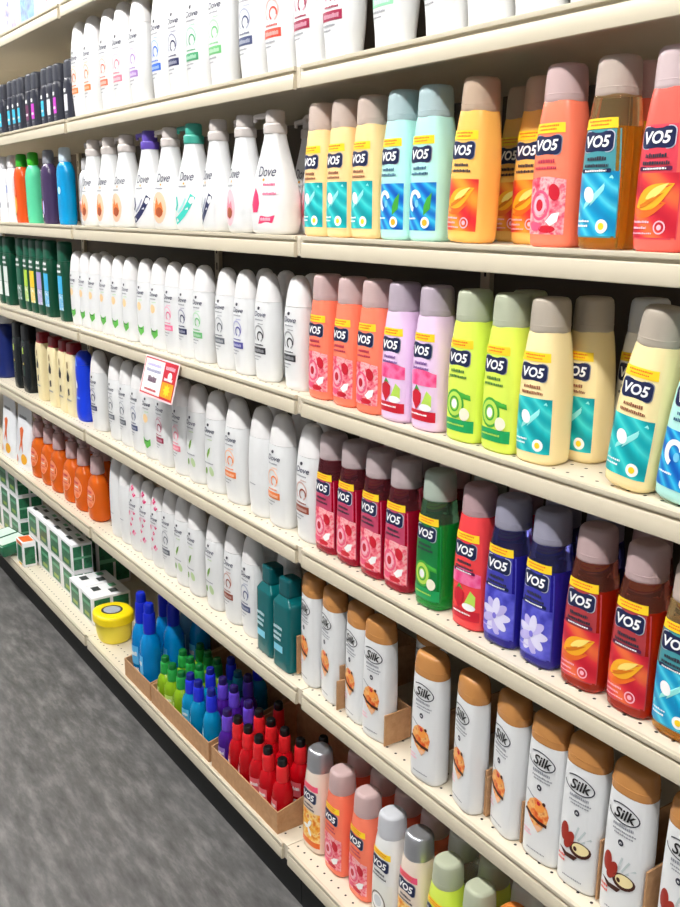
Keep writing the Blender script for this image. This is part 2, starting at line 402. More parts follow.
# ---- white rounded bottles
ACC = {'orange': (240, 130, 60), 'coral': (240, 120, 90), 'rose': (240, 130, 150), 'lilac': (170, 130, 200), 'blue': (50, 110, 215), 'navy': (40, 45, 90), 'sage': (70, 160, 110),
 'green': (110, 190, 120), 'slate': (70, 80, 120), 'orange_red': (220, 80, 60), 'maroon': (160, 30, 70), 'mint': (150, 220, 180), 'violet': (120, 110, 190), 'plain': (170, 175, 185), 'pink': (235, 110, 150),
 'grey': (100, 105, 115), 'indigo': (80, 80, 160), 'black': (40, 40, 48), 'brown': (150, 70, 50), 'shield': (100, 190, 80), 'leaf': (110, 160, 50), 'flower': (226, 60, 120), 'teal': (60, 200, 185)}
CAPW = mat('white_cap', (232, 230, 230), 0.3)
def dove_form(w, d, H, base=.86):
    a, b = w / 2, d / 2
    return Form([(0, a*(base-.09), b*.74), (.004, a*(base-.02), b*.86), (.02*H/.2, a*base, b*.92), (.30*H, a*.98, b), (.48*H, a, b), (.66*H, a*.94, b*.96), (.80*H, a*.81, b*.86), (.90*H, a*.66, b*.73), (.955*H, a*.52, b*.6), (.985*H, a*.38, b*.45), (H, a*.18, b*.22)], 2.3)
def dove_art(A, H, w, var, name):
    ac = mat('accent_' + var, ACC[var], .4); ink = mat('logo_ink', (70, 72, 96), .4)
    light = mat('tint_' + var, tuple(int(c + (255 - c) * .55) for c in ACC[var]), .4)
    if var != 'plain':
        A.poly([(-.004, .685*H), (.000, .692*H), (.005, .687*H), (.0035, .665*H), (-.002, .660*H), (-.005, .670*H)], INKD, 2)
        A.text('Dove', .003, .600*H, w*.52, .048*H, ink, 3, 0.01, 0.25)
        squig(A, .01*w, .565*H, w*.40, .014*H, INKG, 3); squig(A, w*.10, .53*H, w*.24, .012*H, light, 3)
    if var == 'shield':
        A.ell(0, .46*H, w*.16, .05*H, mat('peach_patch', (250, 214, 160), .4), 2)
        A.poly([(-w*.25, .235*H), (w*.25, .235*H), (w*.24, .165*H), (0, .115*H), (-w*.24, .165*H)], ac, 2); squig(A, 0, .20*H, w*.3, .014*H, DGRN, 3)
    elif var == 'leaf':
        A.poly([(-.004, .34*H), (.006, .40*H), (.010, .46*H), (.000, .43*H), (-.006, .38*H)], ac, 2, ); A.ell(.012, .22*H, .008, .012, light, 2, .4); A.ell(-.012, .21*H, .006, .009, ac, 2, -.4)
        squig(A, 0, .29*H, w*.5, .014*H, INKG, 3)
    elif var == 'flower':
        for k, (x, z, r) in enumerate([(-.012, .50, .008), (.006, .44, .006), (-.004, .36, .007), (.012, .26, .009), (-.014, .22, .005), (.016, .52, .005), (-.016, .80, .008), (.004, .84, .009), (.014, .76, .007)]):
            for t in range(4): A.ell(x + r*.55*math.cos(t*1.6), z*H + r*.55*math.sin(t*1.6), r*.5, r*.4, ac if (k + t) % 3 else light, 2 + t*.2, t, 10)
    elif var == 'plain':
        squig(A, 0, .30*H, w*.3, .012*H, INKG, 2)
    else:
        A.ring(0, .44*H, w*.22, .075*H, .0035, light, 2, -60, 230); A.ring(.006, .42*H, w*.12, .04*H, .0035, ac, 3, -20, 250)
        squig(A, 0, .335*H, w*.42, .014*H, ac, 3)
        A.rect(-w*.31, w*.29, .258*H, .318*H, ac, 2); squig(A, -.001*w, .272*H, w*.46, .030*H, light, 3)
        squig(A, -w*.28, .225*H, w*.40, .013*H, INKG, 3, True); squig(A, -w*.28, .195*H, w*.28, .011*H, INKG, 3, True)
def dove_bottle(var, w, d, H, base, name, capcol=CAPW):
    F = dove_form(w, d, H, base); root = empty(name); zc = .735 * H
    form_part('body', F, WHITE, root, None, zc - .0003, rows=18); form_part('cap', F, capcol, root, zc + .0003, None, rows=14)
    A = Art(F); A.band(.09*H, .715*H, -.82, .82, WHITE, 0, nz=12); dove_art(A, H, w, var, name); A.done('label', root)
    link_kids(root); return root

# ---- pump bottles
PF = Form([(0,.045,.028),(.004,.0515,.032),(.03,.0572,.035),(.055,.0575,.035),(.085,.0530,.033),(.115,.0440,.0295),(.14,.0350,.026),(.160,.0280,.0230),(.178,.0220,.0205),(.187,.0205,.0195)], 2.5)
def pump_bottle(var):
    plain = var.endswith('plain'); v = var.split('_')[0]
    col = {'navy': (98, 76, 176), 'teal': (66, 168, 150)}.get(v, (206, 198, 194)) if not plain else (206, 198, 194)
    root = empty('pump_bottle'); form_part('body', PF, WHITE, root)
    m = mat('pump_%d_%d_%d' % col, col, .35)
    bm = bmesh.new(); Form([(.187,.0225,.0215),(.189,.0235,.0225),(.203,.0235,.0225),(.206,.021,.020)], 2).mesh(bm, None, None, 28, 4); obj('collar', bm, m, root, 45)
    bm = bmesh.new(); Form([(.206,.0185,.0175),(.208,.0195,.0185),(.224,.0195,.0185),(.229,.018,.017),(.2305,.014,.013)], 2).mesh(bm, None, None, 28, 5)
    h = obj('pump_head', bm, m, root, 45)
    bm = bmesh.new(); tube(bm, (-.012, 0, .2225), (-.062, 0, .2215), .0062, .0048, 14); tube(bm, (-.0595, 0, .2220), (-.0620, 0, .2120), .0044, .0036, 12); obj('spout', bm, m, h, 50)
    A = Art(PF); A.band(.012, .135, -.8, .8, WHITE, 0, nz=12); ac = mat('accent_' + v, ACC[v], .4); ink = mat('logo_ink', (70, 72, 96), .4); light = mat('tint_' + v, tuple(int(c + (255 - c) * .55) for c in ACC[v]), .4)
    A.text('Dove', .008, .108, .046, .019, ink, 3, 0.0, 0.25); A.ell(.002, .102, .003, .0025, GOLD, 3)
    if v == 'pink':
        A.poly([(-.034,.056),(-.030,.070),(-.022,.088),(-.012,.074),(-.008,.058),(-.014,.042),(-.030,.041)], mat('petal_pink', (236, 60, 110), .4), 2)
        squig(A, .002, .091, .030, .005, ac, 3, True); squig(A, .002, .074, .034, .005, ac, 3, True)
        A.poly([(-.012,.020),(.028,.022),(.034,.036),(-.006,.035)], mat('petal_pink', (236, 60, 110), .4), 2); squig(A, .010, .026, .028, .006, PALEP, 3)
    elif v in ('orange', 'rose'):
        A.ell(-.006, .050, .031, .036, light, 1); A.poly([(-.024,.052),(-.014,.074),(-.006,.056),(.006,.064),(.014,.042),(-.002,.026),(-.024,.034)], ac, 2); A.ell(-.003, .040, .015, .011, mat('cinnamon_print', (170, 80, 40), .4), 3)
        squig(A, -.006, .092, .034, .004, INKG, 3)
    else:
        A.line([(-.034,.020),(-.016,.026),(.004,.038),(.022,.056),(.034,.076)], .016, ac, 2); A.line([(-.030,.044),(-.022,.056),(-.028,.074)], .008, ac, 2); A.line([(-.020,.040),(-.002,.052),(.012,.070)], .006, light, 2)
        squig(A, -.004, .094, .030, .004, INKG, 3)
    A.done('label', root); link_kids(root); return root

# ---- tall white bottles with a wide golden cap
SF = Form([(0,.0315,.0195),(.003,.0345,.0222),(.02,.0350,.0230),(.12,.0345,.0230),(.18,.0330,.0222),(.198,.0322,.0218)], 2.9)
SC = Form([(.198,.0330,.0224),(.200,.0334,.0228),(.222,.0318,.0218),(.233,.0290,.0200),(.2375,.0235,.0160),(.2385,.0160,.0110)], 2.5)
def silk_bottle(var):
    root = empty('shampoo_bottle'); form_part('body', SF, WHITE, root)
    cm = mat('golden_brown_cap', (190, 132, 74), .26)
    c = form_part('cap', SC, cm, root, rows=12); bm = bmesh.new(); Form([(.209,.0334,.0229),(.2098,.0336,.0231),(.2106,.0333,.0228)], 2.5).mesh(bm, None, None, 28, 2); obj('cap_seam', bm, cm, c)
    A = Art(SF); A.band(.012, .190, -.86, .86, WHITE, 0, nz=14)
    squig(A, .002, .150, .032, .0050, INKG, 3); squig(A, .004, .1435, .036, .0030, INKG, 3); squig(A, .004, .1385, .030, .0026, INKG, 3)
    A.ell(.001, .127, .0044, .0050, INKD, 3); A.text('n', .001, .1253, .003, .003, INKW, 4, .02)
    LG = mat('leaf_shard_print', (196, 206, 206), .4); dk = mat('argan_dark', (70, 34, 24), .4)
    if var == 'argan':
        A.line([(-.024,.114),(-.012,.108),(-.004,.104)], .002, INKG, 2)
        A.poly([(-.022,.088),(-.016,.100),(-.006,.107),(.006,.106),(.017,.098),(.021,.086),(.018,.072),(.010,.062),(-.001,.056),(-.012,.066),(-.020,.076)], art_mat('argan_print', [(214, 70, 26), (238, 120, 50), (250, 190, 110), (205, 60, 30)], 70, 3, 'NOISE'), 2)
        A.ell(.004, .094, .009, .007, mat('argan_glow', (250, 160, 70), .35), 3, .3); A.line([(-.023,.082),(-.010,.074),(.004,.070),(.019,.069)], .0055, dk, 4)
        A.ell(.002, .101, .0035, .0035, REDP, 4); A.ell(.012, .104, .003, .003, dk, 4); A.poly([(-.006,.060),(.004,.052),(.012,.062),(.004,.064)], mat('argan_peach', (246, 190, 150), .4), 3)
        squig(A, -.026, .046, .016, .0035, PALEP, 3, True); squig(A, -.026, .040, .018, .0035, PALEP, 3, True)
    else:
        for x, z, r in ((-.018, .088, 1.5), (-.009, .078, 1.2)): A.ell(x, z, .016, .0075, mat('chestnut_print', (160, 44, 30), .35), 2 + (x > -.01), r)
        for x0, z0, x1, z1 in ((0,.086,.006,.106),(.006,.084,.017,.104),(.012,.082,.026,.094)): A.line([(x0, z0), (x1, z1)], .003, LG, 2)
        A.ell(.010, .070, .0175, .0125, dk, 3, .15); A.ell(.011, .072, .0135, .0092, mat('kernel_cream', (244, 226, 170), .4), 4, .15); A.ell(.003, .070, .0030, .0036, dk, 5, .15)
        A.poly([(-.026,.060),(-.012,.056),(.008,.057),(.002,.049),(-.014,.049)], dk, 3)
        squig(A, -.027, .046, .014, .004, mat('coral_ink', (235, 110, 100), .4), 3, True); squig(A, -.027, .039, .014, .004, mat('coral_ink', (235, 110, 100), .4), 3, True)
    squig(A, -.016, .017, .034, .0028, INKG, 3, True)
    l = A.done('label', root)
    A = Art(SF); A.ring(.000, .171, .0245, .0135, .0017, INKD, 3, -170, 140, 30, -.10); A.text('Silk', .003, .1625, .034, .0165, mat('logo_black', (30, 28, 30), .4), 4, .02, .25); A.done('logo', l)
    link_kids(root); return root

# ---- simple profile bottles (body + cap + label)
def simple(name, F, zc, m, cm, labelfn, capname='cap'):
    lf = labelfn
    def labelfn(A): A.band(F.z1*.04, zc*.9, -.82, .82, m, 0, nx=8, nz=10); lf(A)
    root = empty(name); form_part('body', F, m, root, None, zc, rows=16); form_part(capname, F, cm, root, zc + .0006, None, rows=10)
    if labelfn:
        A = Art(F); labelfn(A)
        if A.mats: A.done('label', root)
        else: A.bm.free()
    link_kids(root); return root
def slab(w, d, H, zc, neck=.9, base=.96, n=3.2, capw=None):
    a, b = w/2, d/2; cw = capw or neck
    return Form([(0, a*(base-.06), b*.86), (.004, a*base, b*.95), (.3*H, a, b), (zc*.82, a, b), (zc*.95, a*(neck+1)/2, b*(neck+1)/2), (zc, a*neck, b*neck), (zc+.002, a*cw, b*cw), (H-.008, a*cw*.96, b*cw*.96), (H-.002, a*cw*.88, b*cw*.85), (H, a*cw*.7, b*cw*.65)], n)
DARKB = mat('charcoal_plastic', (48, 50, 62), .3); DCAP = mat('charcoal_cap', (62, 64, 74), .35)
def dark_bottle(var):
    F = slab(.056, .044, .168, .118, .86, capw=.88); c = {'cyan': (60, 190, 225), 'plum': (110, 50, 90), 'magenta': (205, 60, 200), 'pale': (225, 226, 235)}[var]
    def lab(A):
        A.rect(-.013, .015, .030, .074, mat('can_' + var, c, .35), 2); A.rect(-.011, .006, .080, .090, INKW, 2, r=.003); squig(A, 0, .042, .020, .008, INKW, 3); squig(A, 0, .020, .020, .004, INKG, 3)
    return simple('body_wash_bottle', F, .118, DARKB, DCAP, lab)
GREENP = mat('bottle_green_plastic', (10, 72, 50), .3); GCAP = mat('bottle_green_cap', (16, 84, 62), .35)
def green_bottle(var):
    F = slab(.066, .045, .245, .185, .9, capw=.9); c = {'white': (220, 228, 224), 'plain': (30, 96, 72), 'lime': (176, 214, 60), 'yellow': (240, 206, 40), 'lilac': (176, 160, 216), 'blue': (60, 180, 232)}[var]
    def lab(A):
        A.rect(-.020, .022, .085, .140, mat('panel_' + var, c, .35), 2)
        A.rect(-.020, .022, .034, .084, art_mat('panel_foot_' + var, [(245, 246, 248), c, (236, 240, 240)], 70, 3, 'NOISE'), 2)
        squig(A, 0, .166, .030, .010, INKW, 3); squig(A, 0, .150, .036, .008, INKW, 3)
    return simple('body_wash_bottle', F, .185, GREENP, GCAP, lab)
def slim_bottle(var):
    spec = {'white': ((240, 240, 244), (226, 226, 230), 0), 'orange': ((226, 84, 24), (50, 180, 40), 0), 'mint': ((92, 208, 160), (60, 190, 40), 0), 'purple': ((70, 54, 92), (150, 150, 160), 0), 'blue': ((0, 158, 222), (206, 222, 234), .15), 'clear': ((214, 216, 220), (190, 188, 190), .2)}[var]
    w = .062 if var == 'clear' else .074
    F = slab(w, .05, .225 if var != 'clear' else .19, .183 if var != 'clear' else .155, .62, capw=.66, n=2.4)
    def lab(A):
        if var == 'white': A.rect(-.010, .010, .100, .125, mat('pale_blue_ink', (120, 140, 190), .4), 2); squig(A, 0, .05, .03, .02, INKG, 2)
        elif var == 'orange':
            A.rect(-.033, -.012, .012, .160, INKW, 1); A.ell(-.010, .060, .016, .030, mat('peel_yellow', (250, 180, 40), .4), 2); A.ell(-.008, .100, .012, .014, ORG, 3); A.ell(-.016, .028, .008, .012, GRNP, 3)
        elif var == 'mint': A.rect(-.034, -.018, .02, .165, INKW, 1); A.rect(-.030, -.020, .03, .15, mat('sea_ink', (40, 150, 150), .4), 2)
        elif var == 'purple': A.rect(-.034, -.004, .02, .165, INKW, 1); A.ell(-.018, .060, .010, .02, ORG, 2); A.rect(-.03, -.01, .025, .04, DARKB, 2); A.ell(.004, .05, .006, .022, LILP, 2)
        elif var == 'blue': A.ell(.006, .100, .010, .011, mat('foam_ink', (170, 225, 245), .4), 2); A.rect(-.034, -.020, .015, .170, mat('periwinkle_ink', (130, 160, 220), .4), 1)
        else: squig(A, 0, .06, .03, .01, PALEP, 2); A.ell(0, .05, .012, .014, mat('rust_ink', (190, 110, 90), .4), 2)
    zc = .183 if var != 'clear' else .155
    return simple('body_wash_bottle', F, zc, mat('slim_' + var, spec[0], .25, spec[2]), mat('slimcap_' + var, spec[1], .3, .1), lab)
def black_bottle(var):
    F = slab(.072, .05, .245, .19, .9, capw=.9, n=4)
    def lab(A): A.rect(-.008, .008, .06, .19, mat('forest_panel', (24, 54, 44), .4), 2); squig(A, 0, .14, .012, .03, LIMP, 3); squig(A, 0, .10, .012, .01, mat('gold_ink', (190, 170, 80), .4), 3)
    return simple('body_wash_bottle', F, .19, mat('black_bottle', (20, 26, 28), .25), BLACK, lab)
def cream_bottle(var):
    F = slab(.072, .05, .236, .200, .86, capw=.80, n=4.5)
    def lab(A):
        ink = mat('black_ink', (40, 36, 34), .4)
        A.ell(0, .165, .006, .012, mat('bronze_ink', (150, 120, 60), .4), 2); A.poly([(-.012,.125),(0,.150),(.014,.130),(.008,.112),(-.010,.114)], ink, 2); A.poly([(-.008,.085),(.006,.092),(.008,.070),(-.006,.066)], ink, 2); squig(A, 0, .05, .04, .006, INKG, 2)
    return simple('body_wash_bottle', F, .200, mat('cream_plastic', (240, 226, 180), .35), mat('maroon_cap', (138, 24, 34), .35), lab)
def blue_bottle(var):
    a, b = .0425, .0275
    F = Form([(0,a*.86,b*.8),(.005,a*.95,b*.9),(.03,a,b),(.10,a*.84,b*.9),(.15,a*.86,b*.92),(.19,a*.80,b*.86),(.21,a*.62,b*.7),(.220,a*.34,b*.4)], 2.3)
    def lab(A): A.ell(-.010, .115, .010, .014, INKW, 2, .5); A.ell(-.004, .185, .005, .014, mat('sky_ink', (120, 170, 255), .4), 2, .4); squig(A, 0, .07, .03, .008, mat('sky_ink', (120, 170, 255), .4), 2)
    return simple('lotion_bottle', F, .178, mat('royal_blue_plastic', (16, 60, 220), .28), mat('royal_blue_cap', (14, 52, 200), .3), lab)
def can_navy(var):
    F = Form([(0,.037,.037),(.004,.040,.040),(.20,.040,.040),(.212,.034,.034),(.216,.036,.036),(.240,.035,.035),(.245,.028,.028)], 2)
    def lab(A): A.ell(0, .10, .018, .022, mat('pewter_ink', (150, 160, 190), .4), 2); squig(A, 0, .16, .05, .012, INKW, 2); squig(A, 0, .05, .04, .01, INKG, 2)
    return simple('shaving_can', F, .212, mat('navy_can', (24, 40, 110), .3), mat('silver_white_cap', (225, 228, 235), .3), lab)
def teal_bottle(var):
    F = Form([(0,.031,.024),(.003,.034,.026),(.148,.034,.026),(.152,.0325,.0245),(.166,.0200,.0180)], 7)
    root = empty('conditioner_bottle'); m = mat('teal_plastic', (6, 96, 100), .22); form_part('body', F, m, root, segs=36)
    c = form_part('cap', Form([(.166,.0185,.0165),(.168,.0205,.0185),(.203,.0205,.0185),(.2055,.019,.017)], 6), mat('teal_cap', (8, 84, 90), .25), root, segs=36, rows=6)
    A = Art(F); im = mat('ice_ink', (190, 224, 232), .4)
    for z in (.092, .078, .066): squig(A, -.026, z, .034 - (.09 - z) * .2, .008, im, 3, True)
    A.rect(-.026, .010, .040, .056, mat('sky_block_ink', (130, 206, 228), .4), 2); A.done('label', root); link_kids(root); return root
def soap_bottle(var):
    F = Form([(0,.044,.027),(.005,.050,.031),(.05,.052,.033),(.09,.047,.031),(.125,.038,.027),(.142,.022,.018),(.150,.016,.015)], 2.3)
    root = empty('soap_bottle'); form_part('body', F, mat('orange_soap', (250, 118, 30), .1, .4, ior=1.35), root)
    pm = mat('pump_mauve', (190, 160, 160), .35)
    c = form_part('pump', Form([(.150,.0225,.021),(.153,.0235,.022),(.185,.0215,.020),(.205,.0190,.018),(.207,.012,.012),(.216,.0115,.0115)], 2), pm, root, rows=6)
    bm = bmesh.new(); box(bm, -.034, .012, -.010, .010, .2165, .232, 0, .004); obj('pump_head', bm, pm, c)
    A = Art(F); A.ell(.002, .076, .034, .036, mat('pale_soap_label', (244, 150, 106), .4), 1); squig(A, 0, .090, .040, .008, REDP, 2); squig(A, .004, .078, .030, .005, INKW, 2); squig(A, 0, .066, .044, .004, REDP, 2); A.ell(.010, .052, .014, .007, ORG, 2, .2); A.done('label', root)
    link_kids(root); return root
def pouch(var):
    a, b = .080, .030
    F = Form([(0,a*.96,b*.95),(.01,a,b),(.06,a,b*.9),(.14,a*.99,b*.6),(.20,a*.98,b*.28),(.236,a*.97,b*.07),(.25,a*.97,b*.05)], 2.6)
    root = empty('refill_pouch'); form_part('body', F, mat('white_film', (238, 240, 244), .3), root)
    A = Art(F); A.poly([(-.020,.060),(-.006,.110),(-.022,.150),(.002,.160),(.020,.150),(.012,.110),(.024,.060),(.002,.090)], ORG, 2); A.ell(.030, .040, .026, .020, mat('peel_yellow', (250, 180, 40), .4), 2); A.ell(-.05, .03, .02, .014, ORG, 2); squig(A, 0, .19, .08, .012, INKG, 2); A.done('label', root)
    link_kids(root); return root
def splash_bottle(var):
    spec = {'blue': ((0, 148, 226), (20, 40, 200), (10, 40, 190)), 'pale': ((120, 180, 215), (150, 190, 220), (120, 160, 200)), 'green': ((150, 196, 30), (40, 160, 70), (14, 110, 46)), 'navy': ((0, 150, 205), (36, 50, 216), (24, 30, 130)), 'purple': ((76, 26, 150), (104, 70, 206), (40, 24, 90)), 'red': ((206, 12, 26), (228, 38, 44), (18, 16, 18)), 'teal': ((0, 150, 170), (40, 170, 180), (16, 90, 110))}[var]
    F = Form([(0,.019,.018),(.004,.0215,.021),(.045,.0245,.0235),(.078,.0242,.0230),(.094,.0190,.018),(.104,.0120,.0120)], 2.1)
    root = empty('body_splash_bottle'); form_part('body', F, mat('splash_' + var, spec[0], .08, .3, ior=1.35), root, segs=20, rows=12)
    form_part('neck_sleeve', Form([(.102,.0130,.0130),(.104,.0142,.0142),(.138,.0132,.0132),(.140,.0120,.0120)], 2), mat('sleeve_' + var, spec[1], .3), root, segs=18, rows=4)
    form_part('cap', Form([(.140,.0105,.0105),(.142,.0112,.0112),(.154,.0108,.0108),(.157,.0085,.0085)], 2), mat('splashcap_' + var, spec[2], .3), root, segs=18, rows=4)
    A = Art(F); A.rect(-.014, .014, .012, .066, MATS['splash_' + var], 1); A.rect(-.013, .013, .030, .064, mat('splash_label_' + var, tuple(int(c + (255 - c) * .35) for c in spec[0]), .4), 2); A.rect(-.004, .012, .014, .024, INKW if var != 'green' else YEL, 2); squig(A, 0, .046, .020, .008, INKW, 3); A.done('label', root)
    link_kids(root); return root
